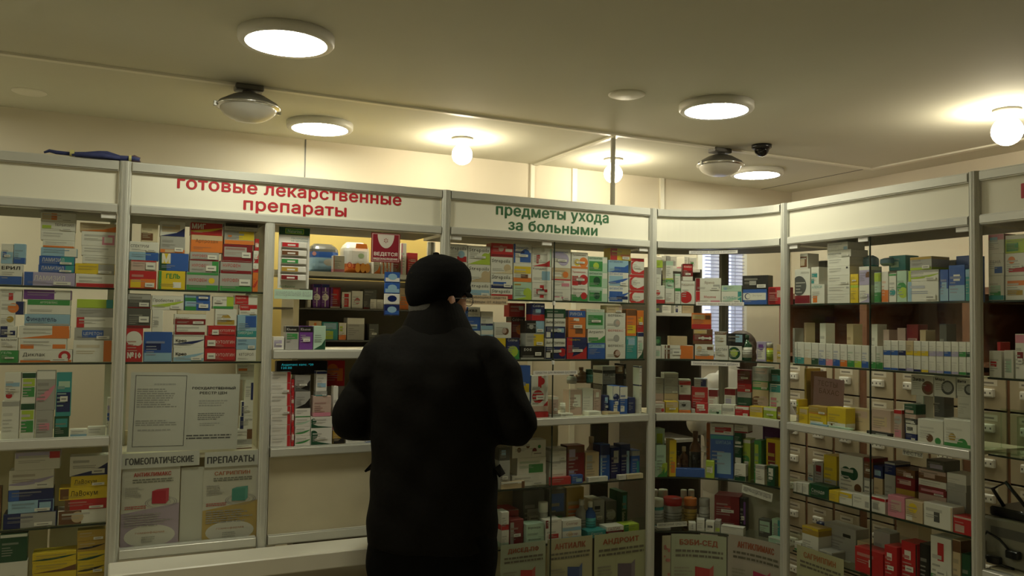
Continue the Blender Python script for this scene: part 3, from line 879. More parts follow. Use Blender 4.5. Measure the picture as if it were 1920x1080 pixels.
row(BA, 'second shelf', SH2, r, [
    (0, 113, [(940, 'g tm:ГЕЛЬ'), (860, 'w tk:БАЛЬЗАМ', 0, 112), (790, 'w LB45 XB60,92,20,60', 0, 104), (720, 'w OY70,60,28', 0, 90), (637, 'w RB35 Oo55,50,36', 0, 160), (556, 'w Xr40,60,8,70', 0, 138)]),
    (120, 445, [(937, 'w Bo20 Or85,50,44 Ow85,50,22 tk6,48,45,80:Диклак'), (867, 'w Xo2,30,12,50 Xo70,98,12,50', 120, 410), (787, 'w Ro35 Wo70', 115, 430), (717, 's Be18 tB4,70,34,80:Финалгель', 140, 430), (627, 'w Tg38 tw30,70,66,94:АРТРОФЛЕКС', 165, 434), (556, 'p Rw36', 145, 440)]),
    (-200, -12, [(950, 'w Lo20'), (880, 's Bb20'), (800, 'w Xp60,90,20,70', -180, -20)]), (-340, -215, [(900, 'y Tw24'), (760, 'w Bg30')]), (-520, -352, [(950, 'B Xs10,60,20,50'), (880, 'w Rr22 =r')]),
    (450, 702, [(876, 'w Ro22 =Y'), (800, 'e Xb20,76,20,80 tw24,72,36,66:ЦЕРЕТОН', 456, 700), (735, 'w Lr22', 466, 700), (680, 'e', 468, 710), (626, 'l Rt20 -', 472, 712)]),
])
r = (0, 670, 2.633)
row(BA, 'third shelf', SHM, r, [
    (10, 98, [(215, 'w Te14 =e'), (75, 'w Xs8,92,50,64 Or30,18,10', 24, 106)]),
    (102, 174, [(226, 'w TG18 Xl8,92,55,80 Xg8,92,20,52'), (75, 'w TG18 Xl8,92,55,80 Xg8,92,20,52', 110, 180)]),
    (177, 264, [(262, 'e XP20,80,30,55'), (65, 'e JP Tw22', 182, 277)]),
    (268, 342, [(292, 'G Xt10,90,50,90'), (75, 't Xm15,90,66,80 XB5,95,10,55', 280, 356)]),
    (346, 430, [(355, 'w Bs40')]), (432, 528, [(342, 'w')]),
    (530, 556, [(200, 'w Xb10,90,40,60 Xv10,90,60,80')]),
])
row(BA, 'fourth shelf', SH3, r, [
    (-20, 10, [(640, 'n')]),
    (16, 280, [(768, 'B Re68 =e'), (706, 's RB35 Xs68,94,24,80', 40, 266), (652, 'B Lb24', 40, 266), (556, 'w Jv =n', 45, 268), (455, 'w Tv34 Xr76,99,60,98', 74, 300)]),
    (286, 536, [(752, 'w Ln48 Oa40,50,40'), (700, 'r Xn0,12,0,99', 320, 540), (640, 'y Xn2,20,8,92 tk24,80,20,72:ЛаВокум', 292, 540), (584, 'y tk10,70,16,70:ЛаВокум', 350, 540), (486, 'w WB62 =k', 346, 546)]),
])
row(BA, 'lowest shelf', SH4, (0, 670, 2.633), [
    (0, 138, [(1010, 'w'), (872, 'G Tw12')]), (160, 378, [(1060, 'y'), (1010, 'y Wn60'), (962, 'y JG')]),
    (382, 536, [(1065, 'Y'), (1010, 'y Jk'), (955, 'y JG'), (905, 'Y Jk'), (852, 'Y')])])

# ---- poster bay
r = (220, 390, 3.7233)
row(BB, 'upper shelf', SH1, r, [
    (85, 276, [(440, 'r Xy4,42,6,50 Xo42,96,4,55'), (366, 'f Tr12 #58,95,15,80', 95, 276), (310, 's Rb45', 75, 300), (236, 'w tk4,66,40,75:СПЕКТРУМ', 75, 290), (110, 'c Xn2,70,8,48', 168, 288)]),
    (290, 476, [(440, 'y Lg12 Xw55,85,10,40 tg30,80,60,85:ГЕЛЬ', 286, 476), (316, 'b LG25 Xy8,38,40,98 tw10,36,45,95:М', 286, 500), (200, 'e Bo22 Xa20,60,4,20', 300, 476), (96, 'w Xa8,80,30,80 WB60', 300, 476)]),
    (482, 710, [(450, 'e Bg30 Tg14 Oy78,55,16 tr8,62,42,72:НУРОФЕН'), (370, 'e Rg24 tr8,62,42,76:НУРОФЕН #56,90,14,60', 504, 712), (310, 'e Xm0,0,0,0 BR16 tr8,62,42,76:НУРОФЕН #60,92,20,70', 508, 712), (190, 'o Ta30 tn14,84,50,76:Артрозан', 515, 742), (105, 'r tw4,46,48,90:МИГ Jy', 514, 735)]),
    (715, 942, [(460, 'e Bg30 tr8,62,46,80:НУРОФЕН #60,94,34,70'), (370, 'e BR25 TR10 tr8,62,46,80:НУРОФЕН', 720, 946), (256, 'R Xe4,80,24,84 #64,94,20,54', 735, 952), (160, 'e Bo30 Xy48,98,34,96 Oo18,62,14', 748, 972), (100, 'w Tk45 te5,60,10,50:НИКОРЕТ', 750, 986)]),
    (946, 1042, [(452, 'o Jr =r'), (388, 'w Br40'), (300, 'w Wr80 Or60,30,28'), (216, 'r Xw8,90,30,60')]),
])
row(BB, 'second shelf', SH2, r, [
    (58, 182, [(840, 'r Ow45,70,22 Ow70,60,12 tw10,90,10,30:№10'), (702, 'E BR14 #50,92,30,60', 64, 236), (598, 'E Te40 BR10 #50,92,14,40', 64, 236)]),
    (188, 386, [(866, 'b Bs30 XB4,60,40,62 Wb0'), (712, 'w Xe20,60,30,50', 244, 322), (612, 'w tk4,90,50,78:Пробиотик_100 Jl', 242, 466)]),
    (392, 608, [(976, 'w Js Bs25 tk8,42,40,66:Крео'), (886, 'w JB Te12 tk8,42,40,66:Крео'), (816, 'w BR30 LR6', 400, 616), (742, 'w BR55 tn4,46,40,76:ВЕНАРУС', 400, 622), (720, 'c -', 420, 622), (646, 'b Lg45 Xs2,44,40,92 #55,92,28,66', 470, 650), (572, 'b Lg45 Xs2,44,40,92 Tw20 #55,92,28,60', 470, 650)]),
    (610, 828, [(982, 'r XR2,98,2,12 tw36,96,30,72:КУТОЛГИН #8,34,20,66'), (892, 'r XR2,98,2,12 tw36,96,30,72:КУТОЛГИН #8,34,20,66', 610, 828), (822, 'r XR2,98,2,12 tw42,96,30,72:КУТОЛГИН #14,38,10,60', 635, 828), (706, 'w OY50,40,28 XY10,90,6,34', 684, 836), (618, 'w Rl35 Bg22 #10,42,50,76', 668, 816)]),
    (830, 1026, [(990, 'w tk14,86,46,74:КЕТОРОЛ'), (902, 's Tw14 =B'), (748, 's Xb40,96,44,96 Bt28 tw4,80,8,28:СИВЕРДАЛ', 840, 1030), (676, 'w Tr40 Xr4,60,45,96 tw6,50,60,90:ЛИНЕКС', 852, 1030), (602, 'w Lr60 tw6,48,50,84:ПОДАЛГИН', 820, 1010)]),
], d=.03)

r = (210, 670, 2.7677)
row(BB, 'document shelf', 1.05, r, [
    (640, 776, [(452, 'w Bn24', 640, 776), (425, 'e =k', 640, 776), (372, 'w Rn30', 634, 776), (305, 'w LB28 tk40,95,60,85:КАПЛИ', 664, 778), (228, 'w LB20', 672, 778), (116, 'w XB68,96,6,86', 692, 778), (72, 'w', 648, 770), (24, 'w Xo10,60,5,40', 648, 760)]),
], d=.06)
# ---- service hatch: back shelves behind the opening
YS = 0.42
LIMS['service hatch'] = (XC+.0, X2+.15)
za = at_y(670, 512, YS).z; zb2 = at_y(660, 579, YS).z; zc2 = at_y(640, 638, YS).z
hs = empty('back_shelf_unit', (XC+.09, YS, 0)); tag(hs, 'open shelf unit behind the service hatch with white and dark shelves', 'shelf unit')
x1h = 1.30-XC-.09
for z, m, th in ((za, M_WHITE, .018), (zb2, M_DGREY, .006), (zc2, M_DGREY, .006), (1.36, M_BOARD, .016)):
    mb = MB(); mb.box(0, x1h, -.012, .23, z-th, z); mb.build('shelf', m, hs)
xa = at_y(562, 600, YS).x-XC-.09; xb_ = at_y(577, 600, YS).x-XC-.09
mb = MB(); mb.box(xa-.03, xa-.008, -.02, .235, .02, za+.0); mb.build('side_panel', M_BOARD, hs)
mb = MB(); mb.box(x1h, x1h+.018, -.012, .235, .02, za+.3); mb.build('side_panel', M_BOARD, hs)
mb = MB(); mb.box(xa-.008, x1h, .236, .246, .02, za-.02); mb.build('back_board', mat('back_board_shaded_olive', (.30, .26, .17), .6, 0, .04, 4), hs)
mb = MB(); mb.box(.0+.1, x1h+.25, .40, .42, 1.2, 2.1)
tag(mb.build('partition_screen', M_YWALL, None, (XC, YS, 0)), 'yellow partition board behind the service hatch shelves', 'partition')
# grey post standing behind the hatch
p = at_y(812, 470, .29)
mb = MB(); mb.prism(post_poly(0, 0, .016), 0, ZB); tag(mb.build('rear_post', M_ALU, None, (p.x, .315, 0)), 'grey metal post behind the hatch beside the red carton', 'post')
r = (490, 400, 3.858)
row(BC, 'white back shelf', za, r, [
    (522, 604, [(306, 'w BP18 Lo8')], {'d': YS+.0, 'dep': .035}),
    (812, 862, [(350, 'w Wo80')]), (866, 890, [(350, 'w Ro40')]), (892, 916, [(352, 'w Ro40')]), (918, 940, [(354, 'w Ro40')]),
    (944, 1006, [(330, 'n XR10,80,40,90')]), (1012, 1052, [(216, 'w LP30')]), (1060, 1132, [(286, 'r XR20,80,20,50 Xw30,80,60,70')]),
], d=YS, maxdep=.2, dep=.10)
row(BC, 'middle back shelf', zb2, r, [
    (336, 360, [(600, 'w')]),
    (376, 433, [(512, 'p Xw44,56,5,95 Ow50,45,14 XB5,95,86,98')]), (436, 495, [(512, 'p Xw44,56,5,95 Ow50,45,14 XB5,95,86,98')]),
    (500, 575, [(535, 'R Lp22 Xr30,80,40,90 Bw8')]), (584, 650, [(570, 'w Xr25,75,10,90')]), (656, 736, [(562, 'w Or50,44,16')]),
    (740, 784, [(615, 'E BR14')]), (788, 834, [(620, 'w'), (550, 'E', 742, 836)]), (836, 884, [(622, 'w')]),
    (1002, 1090, [(540, 'a Bo40 Xo10,60,30,60')]),
], d=YS, dep=.06)
row(BC, 'lower back shelf', zc2, r, [
    (345, 436, [(778, 'a Xo40,60,30,90')]), (440, 556, [(786, 't Xl5,70,5,50 Xs10,90,60,94')]), (562, 616, [(792, 'w Bo30 Xl10,50,50,80')]), (622, 748, [(756, 'e Tw28')]),
    (780, 850, [(800, 'E')])], d=YS, dep=.06)
row(BC, 'sill', ZS1, r, [
    (86, 166, [(892, 'w Xv8,80,18,72')], {'noun': 'pack'}), (176, 274, [(815, 'e Tk26 Xg10,90,45,68 tw10,80,80,92:Kleenex')]), (277, 376, [(815, 'p Tk26 Xe20,80,40,55 tw10,80,80,92:Kleenex')]),
    (380, 468, [(814, 'm WG45 tG8,60,30,42:Cleanic')])], d=.0, dep=.04)
# tall hanging display with printed rolls
zt = at_y(550, 426, .03).z; zbm = at_y(550, 541, .03).z; u0 = at_y(522, 480, .03).x; u1 = at_y(580, 480, .03).x
t = empty('hanging_display', ((u0+u1)/2, .03, zbm)); tag(t, 'white hanging display card with coloured tube packs, edge of service hatch', 'display card')
hw = (u1-u0)/2; hh = zt-zbm
mb = MB(); mb.box(-hw, hw, 0, .004, 0, hh, colour('w')); mb.box(-hw, hw, -.001, .0, hh*.87, hh*.995, colour('G')); mb.box(-hw*.6, hw*.6, -.002, -.001, hh*.89, hh*.975, colour('l'))
mb.box(-hw*.55, hw*.55, -.003, -.002, hh*.9, hh*.965, colour('g'))
put_text(mb, 'Naturino', -hw*.45, hw*.45, hh*.905, hh*.96, -.0035, colour('w'))
put_text(mb, 'Наслаждение', -hw*.2, hw*.9, hh*.80, hh*.84, -.0005, (.2, .3, .3)); put_text(mb, 'на здоровье', -hw*.2, hw*.9, hh*.755, hh*.79, -.0005, (.2, .3, .3))
put_text(mb, 'ЭкоФрукты', -hw*.9, hw*.1, hh*.01, hh*.05, -.0005, colour('g'))
mb.build('card', M_PRINT, t)
for i, (c, nm) in enumerate((('r', 'red'), ('n', 'brown'), ('g', 'green'), ('Y', 'ochre'), ('R', 'dark red'))):
    z = hh*(.655-.132*i)
    mb = MB(); mb.box(-hw*.85, hw*.75, -.022, -.0005, z, z+hh*.095, colour('w'), bev=.002); mb.box(-hw*.85, hw*.2, -.0225, -.022, z+.003, z+hh*.08, colour(c))
    mb.box(-hw*.5, hw*.0, -.0228, -.0225, z+hh*.03, z+hh*.055, colour('w'))
    tag(mb.build('tube_pack', M_PRINT, None, ((u0+u1)/2, .03, zbm)), '%s-fronted tube pack, %s from the top of the hanging display card' % (nm, ORD[i]), 'pack', 'tube packs on the hanging display card')
# pale paper strip taped across
def sheet(name, px0, px1, py0, py1, Y, draw, label, cat, rot=0.0, m=None, group=None, th=.0008):
    """a printed sheet of real size at depth Y; draw(mb, w, h) prints on it (y=-th..)"""
    a = at_y(px0, (py0+py1)/2, Y); b = at_y(px1, (py0+py1)/2, Y); t_ = at_y((px0+px1)/2, py0, Y).z; c_ = at_y((px0+px1)/2, py1, Y).z
    mb = MB(); w, h = b.x-a.x, t_-c_
    mb.box(-w/2, w/2, 0, th, 0, h, colour('w')) if draw is None else draw(mb, w, h)
    o = mb.build(name, m or M_PAPER, None, ((a.x+b.x)/2, Y, c_))
    o.rotation_euler = (0, rot, 0)
    return tag(o, label, cat, group)
def sheet_base(mb, w, h, c, th=.0008):
    n = 12
    for i in range(n): mb.box(-w/2+w*i/n, -w/2+w*(i+1)/n, 0, th, 0, h, c)
def d_strip(txts, base='w', ink=(.2, .2, .2)):
    def f(mb, w, h):
        sheet_base(mb, w, h, colour(base)); n = len(txts)
        for i, s in enumerate(txts):
            zt_ = h*(1-(i+.18)/n); zb_ = h*(1-(i+.82)/n)
            if s: put_text(mb, s, -w*.46, w*.46, zb_, zt_, -.0009, ink, keep=False, res=1)
    return f
sheet('paper_strip', 514, 586, 543, 561, -.002, d_strip(['минеральная вода'], 'm', (.35, .42, .36)), 'pale printed paper strip taped below the hanging display card', 'paper strip')
# red notice hanging in the hatch
def d_notice(mb, w, h):
    mb.box(-w/2, w/2, 0, .002, 0, h, colour('R')); mb.box(-w*.47, w*.47, -.0004, 0, h*.03, h*.97, (.62, .45, .40)); mb.box(-w*.45, w*.45, -.0008, -.0004, h*.05, h*.95, (.26, .015, .03))
    pts = [(-w*.28, -.0012, h*.93)]+[(w*.28*math.cos(a), -.0012, h*.93-h*.44*abs(math.sin(a))) for a in [math.pi+math.pi*i/14 for i in range(15)]]+[(w*.28, -.0012, h*.93)]
    mb.face(pts, (.66, .60, .52))
    mb.lathe([(w*.09, 0), (.0005, .001)], 12, (.3, .25, .2)); 
    n = len(mb.v)
    put_text(mb, 'ВЕДЕТСЯ', -w*.40, w*.40, h*.20, h*.34, -.0012, (.75, .68, .6), bold=.03, keep=False)
    put_text(mb, 'ВИДЕОНАБЛЮДЕНИЕ', -w*.42, w*.42, h*.07, h*.15, -.0012, (.75, .68, .6), bold=.03, keep=False)
def d_notice2(mb, w, h):
    mb.box(-w/2, w/2, 0, .002, 0, h, colour('R')); mb.box(-w*.47, w*.47, -.0004, 0, h*.03, h*.97, (.62, .45, .40)); mb.box(-w*.45, w*.45, -.0008, -.0004, h*.05, h*.95, (.26, .015, .03))
    pts = [(w*.29*math.cos(a), -.0012, h*.94-h*.46*abs(math.sin(a))) for a in [math.pi+math.pi*i/16 for i in range(17)]]
    mb.face(pts, (.66, .60, .52))
    for k in range(6):      # the little camera emblem
        a0 = math.pi*k/3
        mb.face([(w*.02*math.cos(a0), -.0016, h*.74+w*.02*math.sin(a0)), (w*.08*math.cos(a0+.3), -.0016, h*.74+w*.08*math.sin(a0+.3)), (w*.08*math.cos(a0+.8), -.0016, h*.74+w*.08*math.sin(a0+.8))], (.30, .06, .06))
    put_text(mb, 'ВЕДЕТСЯ', -w*.40, w*.40, h*.20, h*.34, -.0012, (.75, .68, .6), bold=.03, keep=False)
    put_text(mb, 'ВИДЕОНАБЛЮДЕНИЕ', -w*.42, w*.42, h*.07, h*.15, -.0012, (.75, .68, .6), bold=.03, keep=False)
sheet('notice', 696, 750, 437, 492, .0, d_notice2, 'dark red video-watch notice hanging in the service hatch', 'sign', m=M_PRINT)
# soft packs on the white shelf
def pillow_pack(name, bay, px0, px1, py0, zb, d, depth, cols, label, cat, m=None, prints=None):
    ua, _ = bay.uz(px0, py0, d); ub, _ = bay.uz(px1, py0, d); _, zt = bay.uz((px0+px1)/2, py0, d)
    w, h = ub-ua, zt-zb
    mb = MB(); N = 10; K = 24
    zb += .0006
    base = len(mb.v); rings = []
    for i in range(N+1):
        v = i/N; z = h*v
        fw = (1-.10*(2*v-1)**6)*(1 if v < .75 else 1-.30*((v-.75)/.25)**2); fd = max(.22, (1-(2*v-1)**4))
        rings.append([])
        for k in range(K):
            a = 2*math.pi*k/K; ca, sa = math.cos(a), math.sin(a)
            e = .55
            x = w/2*fw*math.copysign(abs(ca)**e, ca); y = depth/2*fd*math.copysign(abs(sa)**e, sa)
            rings[-1].append((x, depth/2+y, z))
    for i in range(N):
        v = (i+.5)/N; c = cols[0]
        for th, cc in cols[1] if len(cols) > 1 else []:
            if v < th: c = cc; break
        for k in range(K):
            k2 = (k+1) % K
            mb.face([rings[i][k], rings[i][k2], rings[i+1][k2], rings[i+1][k]], colour(c), 0, True)
    mb.face(rings[0][::-1], colour(cols[0])); mb.face(rings[N], colour(cols[0]))
    if prints: prints(mb, w, h)
    (X, Y), rz = bay.frame((ua+ub)/2, d)
    return tag(mb.build(name, m or M_FOIL, None, (X, Y, zb), rz), label, cat)
def pr1(mb, w, h):
    y = -.002
    mb.face([(-w*.4+w*.07*math.cos(a), y, h*.62+w*.07*math.sin(a)) for a in [2*math.pi*i/14 for i in range(14)]], (.62, .3, .28))
    mb.face([(w*.12+w*.2*math.cos(a), y, h*.34+w*.12*math.sin(a)) for a in [2*math.pi*i/14 for i in range(14)]], (.6, .58, .52))
pillow_pack('diaper_pack', BC, 584, 639, 456, za, YS+.04, .13, ('E', [(.55, 's'), (.75, 'b')]), 'dark grey and blue soft pack on the white hatch shelf', 'pack', None, pr1)
def pr2(mb, w, h):
    y = -.002
    put_text(mb, 'Оз', -w*.42, -w*.1, h*.16, h*.34, y, colour('r'))
    for cx in (-.02, .18, .36): mb.face([(w*cx+w*.1*math.cos(a), y, h*.18+h*.15*math.sin(a)) for a in [2*math.pi*i/12 for i in range(12)]], (.75, .33, .06))
    mb.face([(-w*.12, y, h*.78), (w*.35, y, h*.78), (w*.30, y, h*.93), (-w*.1, y, h*.93)], colour('o'))
    mb.face([(w*.1+w*.12*math.cos(a), y-.0005, h*.55+h*.08*math.sin(a)) for a in [2*math.pi*i/12 for i in range(12)]], (.35, .45, .25))
pillow_pack('diaper_pack', BC, 648, 697, 453, za, YS+.04, .13, ('w', [(.33, 'o'), (.85, 'w')]), 'white and orange soft pack on the white hatch shelf', 'pack', None, pr2)
# hanging strip of sachets
zt0 = at_y(734, 510, .03).z; zb0 = at_y(734, 592, .03).z; ua = at_y(720, 550, .03).x; ub = at_y(749, 550, .03).x
mbx = (ua+ub)/2; hh = zt0-zb0; hw = (ub-ua)/2
t = empty('hanging_strip', (mbx, .03, zb0)); tag(t, 'hanging strip of blue and white sachets below the red notice', 'sachet strip')
mb = MB(); mb.box(-.004, .004, .002, .003, 0, at_y(734, 492, .03).z-zb0, colour('w')); mb.build('hanger_tape', M_PRINT, t)
for i, (c1, c2) in enumerate((('b', 'w'), ('b', 's'), ('w', 'w'), ('B', 'b'))):
    z1 = hh*(1-i*.25); z0 = z1-hh*.245
    mb = MB(); mb.box(-hw, hw, -.006, .002, z0, z1, colour(c1), bev=.002); mb.box(-hw*.9, hw*.9, -.0064, -.006, z0+.004, z0+(z1-z0)*.45, colour(c2)); mb.face([(hw*.6*math.cos(a), -.0068, z0+(z1-z0)*.55+hw*.4*math.sin(a)) for a in [2*math.pi*q/12 for q in range(12)]], colour('s' if c1 != 'w' else 'B'))
    mb.build('sachet', M_FOIL, t)
# hatch counter below: little customer display and cartons
r = (490, 660, 2.572)
p0 = at_y(513, 680, .05); p1 = at_y(609, 680, .05); zt = at_y(560, 677, .05).z; zb = at_y(560, 702, .05).z
ZS3 += .0006
t = empty('customer_display', ((p0.x+p1.x)/2+.012, .075, ZS3)); tag(t, 'black customer price display with cyan characters in the hatch', 'display')
w = (p1.x-p0.x)/2
mb = MB(); mb.box(-w, w, -.02, .02, zb-ZS3, zt-ZS3, bev=.003); mb.build('display_head', M_BLACK, t)
mb = MB(); put_text(mb, 'Андипакс капс. *20', -w*.82, w*.42, zt-ZS3-.018, zt-ZS3-.009, -.0205, (1, 1, 1), keep=False); put_text(mb, '120.00', -w*.82, -w*.42, zt-ZS3-.028, zt-ZS3-.020, -.0205, (1, 1, 1), keep=False)
mb.build('characters', M_CYAN, t)
mb = MB(); mb.lathe([(.045, .0), (.045, .008), (.012, .014), (.011, zb-ZS3+.002)], 20); mb.build('stand', M_BLACK, t)
row(BC, 'lower counter', ZS3, r, [
    (44, 144, [(402, 'w Rr18 =e'), (352, 'w Rr18 =e'), (302, 'w Rr18'), (262, 'w Rr18 =e'), (200, 'w Rr18'), (150, 'w Rr18 =e'), (96, 'w Rr18')], {'d': .0}),
    (146, 160, [(360, 'r Xw10,90,30,60'), (262, 'r Xw10,90,30,60'), (190, 'r Xw10,90,20,40'), (132, 'r')], {'d': .0}),
    (163, 238, [(405, 'w Jg'), (360, 'w Jg'), (315, 'w Jm'), (272, 'w Bg12'), (190, 'e Wk60'), (112, 'e Wk70 wE40')], {'d': .0}),
    (241, 342, [(366, 'w wG40 OG12,60,26', 238, 345), (312, 'w wG40 OG12,60,26', 238, 345), (212, 'f =R BP20', 250, 338), (190, 'e Bt20', 262, 318), (92, 'w TB14 Xs10,90,20,40', 266, 318)], {'d': .0}),
    (348, 404, [(378, 'Y Bk40', 346, 402), (165, 'w Br30', 346, 372)], {'d': .0}),
    (408, 500, [(418, 'w')], {'d': .0}), (502, 560, [(420, 'w Bb20')], {'d': .0}),
], dep=.04, maxdep=.045)
# red and orange carton behind the display
row(BC, 'lower counter back row', ZS3, r, [(312, 404, [(165, 'e -'), (42, 'r Oo35,66,22 Xo60,90,20,70')])], d=.13, dep=.06)

# ---- papers behind the glass of the poster bay
def lines(mb, x0, x1, z0, z1, n, c=(.42, .42, .40), y=-.0004, ragged=True, rg=random.Random(3)):
    st = (z1-z0)/n
    for i in range(n):
        z = z1-st*(i+.8); x = x0; xe = x1-(rg.uniform(0, (x1-x0)*.35) if ragged else 0)
        while x < xe:
            w = rg.uniform(.25, 1.0)*(x1-x0)*.16; e = min(x+w, xe)
            mb.face([(x, y, z), (e, y, z), (e, y, z+st*.5), (x, y, z+st*.5)], c); x = e+(x1-x0)*.018
def d_rules(mb, w, h):
    mb.box(-w/2, w/2, 0, .0008, 0, h, (.60, .60, .55))
    for a, b, c, d in ((-.42, .46, .06, .066), (-.42, .46, .955, .961), (-.42, -.41, .06, .96), (.45, .46, .06, .96)):
        mb.face([(w*a, -.0004, h*c), (w*b, -.0004, h*c), (w*b, -.0004, h*d), (w*a, -.0004, h*d)], (.1, .1, .1))
    lines(mb, -w*.1, w*.3, h*.83, h*.87, 1); lines(mb, -w*.38, w*.34, h*.55, h*.80, 9, (.35, .35, .33)); lines(mb, -w*.38, w*.42, h*.32, h*.40, 3, (.35, .35, .33)); lines(mb, -w*.34, w*.34, h*.25, h*.29, 1)
def d_register(mb, w, h):
    mb.box(-w/2, w/2, 0, .0008, 0, h, (.60, .60, .55))
    put_text(mb, 'ГОСУДАРСТВЕННЫЙ', -w*.38, w*.42, h*.79, h*.835, -.0004, (.07, .07, .07), bold=.03, keep=False, res=1); put_text(mb, 'РЕЕСТР ЦЕН', -w*.24, w*.26, h*.725, h*.765, -.0004, (.07, .07, .07), bold=.03, keep=False, res=1)
    lines(mb, -w*.25, w*.28, h*.57, h*.66, 3); lines(mb, -w*.26, w*.24, h*.39, h*.49, 4, (.28, .28, .27)); lines(mb, -w*.22, w*.2, h*.31, h*.36, 2)
    lines(mb, -w*.46, w*.38, h*.14, h*.21, 2, (.12, .12, .12), ragged=False)
sheet('printed_notice', 240, 350, 698, 846, .016, d_rules, 'framed page of small print behind glass, beside the price-register page', 'notice', rot=rad(1.2))
sheet('printed_notice', 345, 446, 701, 843, .018, d_register, 'price-register title page with two bold heading lines behind glass', 'notice', rot=rad(1.0))
def d_head(s):
    def f(mb, w, h):
        mb.box(-w/2, w/2, 0, .0008, 0, h, (.60, .60, .55)); put_text(mb, s, -w*.45, w*.42, h*.25, h*.68, -.0004, (.08, .08, .08), bold=.03, keep=False)
    return f
sheet('heading_strip', 228, 374, 848, 876, .017, d_head('ГОМЕОПАТИЧЕСКИЕ'), 'long paper heading strip above the pink leaflet', 'heading strip')
sheet('heading_strip', 384, 484, 846, 874, .017, d_head('ПРЕПАРАТЫ'), 'short paper heading strip above the amber leaflet', 'heading strip')
def d_leaflet(title, tint, boxc, boxc2, tcol, two=True, ring=(.30, .28, .30)):
    def f(mb, w, h):
        y = -.0004
        mb.box(-w/2, w/2, 0, .0008, 0, h, (.60, .58, .50))
        N = 6
        mb.face([(-w/2, y, 0), (w/2, y, 0), (w/2, y, h*.52), (-w/2, y, h*.42)], tint); y -= .0003
        mb.face([(w*.0+w*.44*math.cos(a), y, h*.12+h*.14*math.sin(a)) for a in [2*math.pi*i/24 for i in range(24)]], (.62, .60, .54)); y -= .0003
        put_text(mb, title, -w*.30, w*.34, h*.885, h*.935, y, tcol, bold=.03, keep=False, res=1)
        lines(mb, -w*.32, w*.38, h*.80, h*.86, 2, (.2, .2, .16), y, False)
        lines(mb, -w*.44, -w*.12, h*.62, h*.76, 6, (.42, .40, .36), y)
        lines(mb, -w*.44, -w*.08, h*.47, h*.52, 2, (.5, .12, .10), y, False); y -= .0003
        for R in (1.0, .86, .6):      # rings under the pack
            for i in range(28):
                a0, a1 = 2*math.pi*i/28, 2*math.pi*(i+1)/28
                P = lambda a, k: (w*.18+w*.28*R*k*math.cos(a), y, h*.54+h*.075*R*k*math.sin(a))
                mb.face([P(a0, 1), P(a1, 1), P(a1, .96), P(a0, .96)], ring)
        y -= .0003
        mb.face([(w*.02, y, h*.53), (w*.26, y, h*.52), (w*.26, y, h*.69), (w*.02, y, h*.69)], boxc)
        mb.face([(w*.26, y, h*.52), (w*.31, y, h*.56), (w*.31, y, h*.72), (w*.26, y, h*.69)], boxc2)
        mb.face([(w*.02, y, h*.69), (w*.26, y, h*.69), (w*.31, y, h*.72), (w*.10, y, h*.71)], boxc2)
        lines(mb, -w*.44, w*.42, h*.24, h*.42, 6, (.36, .34, .32), y)
        put_text(mb, 'гомеофарма', -w*.25, w*.25, h*.145, h*.18, y, (.5, .25, .15), keep=False, res=1); lines(mb, -w*.14, w*.14, h*.04, h*.12, 3, (.4, .4, .36), y)
    return f
sheet('leaflet', 227, 336, 876, 1022, .0205, d_leaflet('АНТИКЛИМАКС', (.42, .34, .42), (.42, .02, .04), (.5, .06, .08), (.45, .07, .05)), 'mauve-based leaflet with a red pack under the long heading strip', 'leaflet')
sheet('leaflet', 380, 483, 874, 1012, .0205, d_leaflet('САГРИППИН', (.50, .36, .12), (.08, .30, .24), (.12, .36, .3), (.45, .16, .08)), 'amber-based leaflet with a green pack under the short heading strip', 'leaflet')
sheet('blank_sheet', 338, 380, 876, 1016, .0225, lambda mb, w, h: mb.box(-w/2, w/2, 0, .0008, 0, h, (.58, .57, .50)), 'blank pale sheet between the mauve and amber leaflets', 'sheet')
def bay_sheet(name, bay, px0, px1, py0, py1, d, draw, label, cat, group=None, rot=0.0, curve=False, fixz=None):
    ym = (py0+py1)/2
    ua, _ = bay.uz(px0, ym, d); ub, _ = bay.uz(px1, ym, d); _, zt = bay.uz((px0+px1)/2, py0, d); _, zb = bay.uz((px0+px1)/2, py1, d)
    if fixz is not None: zb = fixz
    mb = MB(); w, h = ub-ua, zt-zb
    draw(mb, w, h)
    um = (ua+ub)/2
    if curve:       # bend the sheet with the curved glass
        (X, Y), rz = bay.frame(um, d); ca, sa = math.cos(-rz), math.sin(-rz); nv = []
        for x, y, z in mb.v:
            (qx, qy), r2 = bay.frame(um+x, d)
            qx += -math.sin(r2)*y-X; qy += math.cos(r2)*y-Y
            nv.append((qx*ca-qy*sa, qx*sa+qy*ca, z))
        mb.v = nv
    (X, Y), rz = bay.frame(um, d)
    o = mb.build(name, M_PAPER, None, (X, Y, zb), rz)
    if rot: o.rotation_euler = (0, rot, rz)
    return tag(o, label, cat, group)

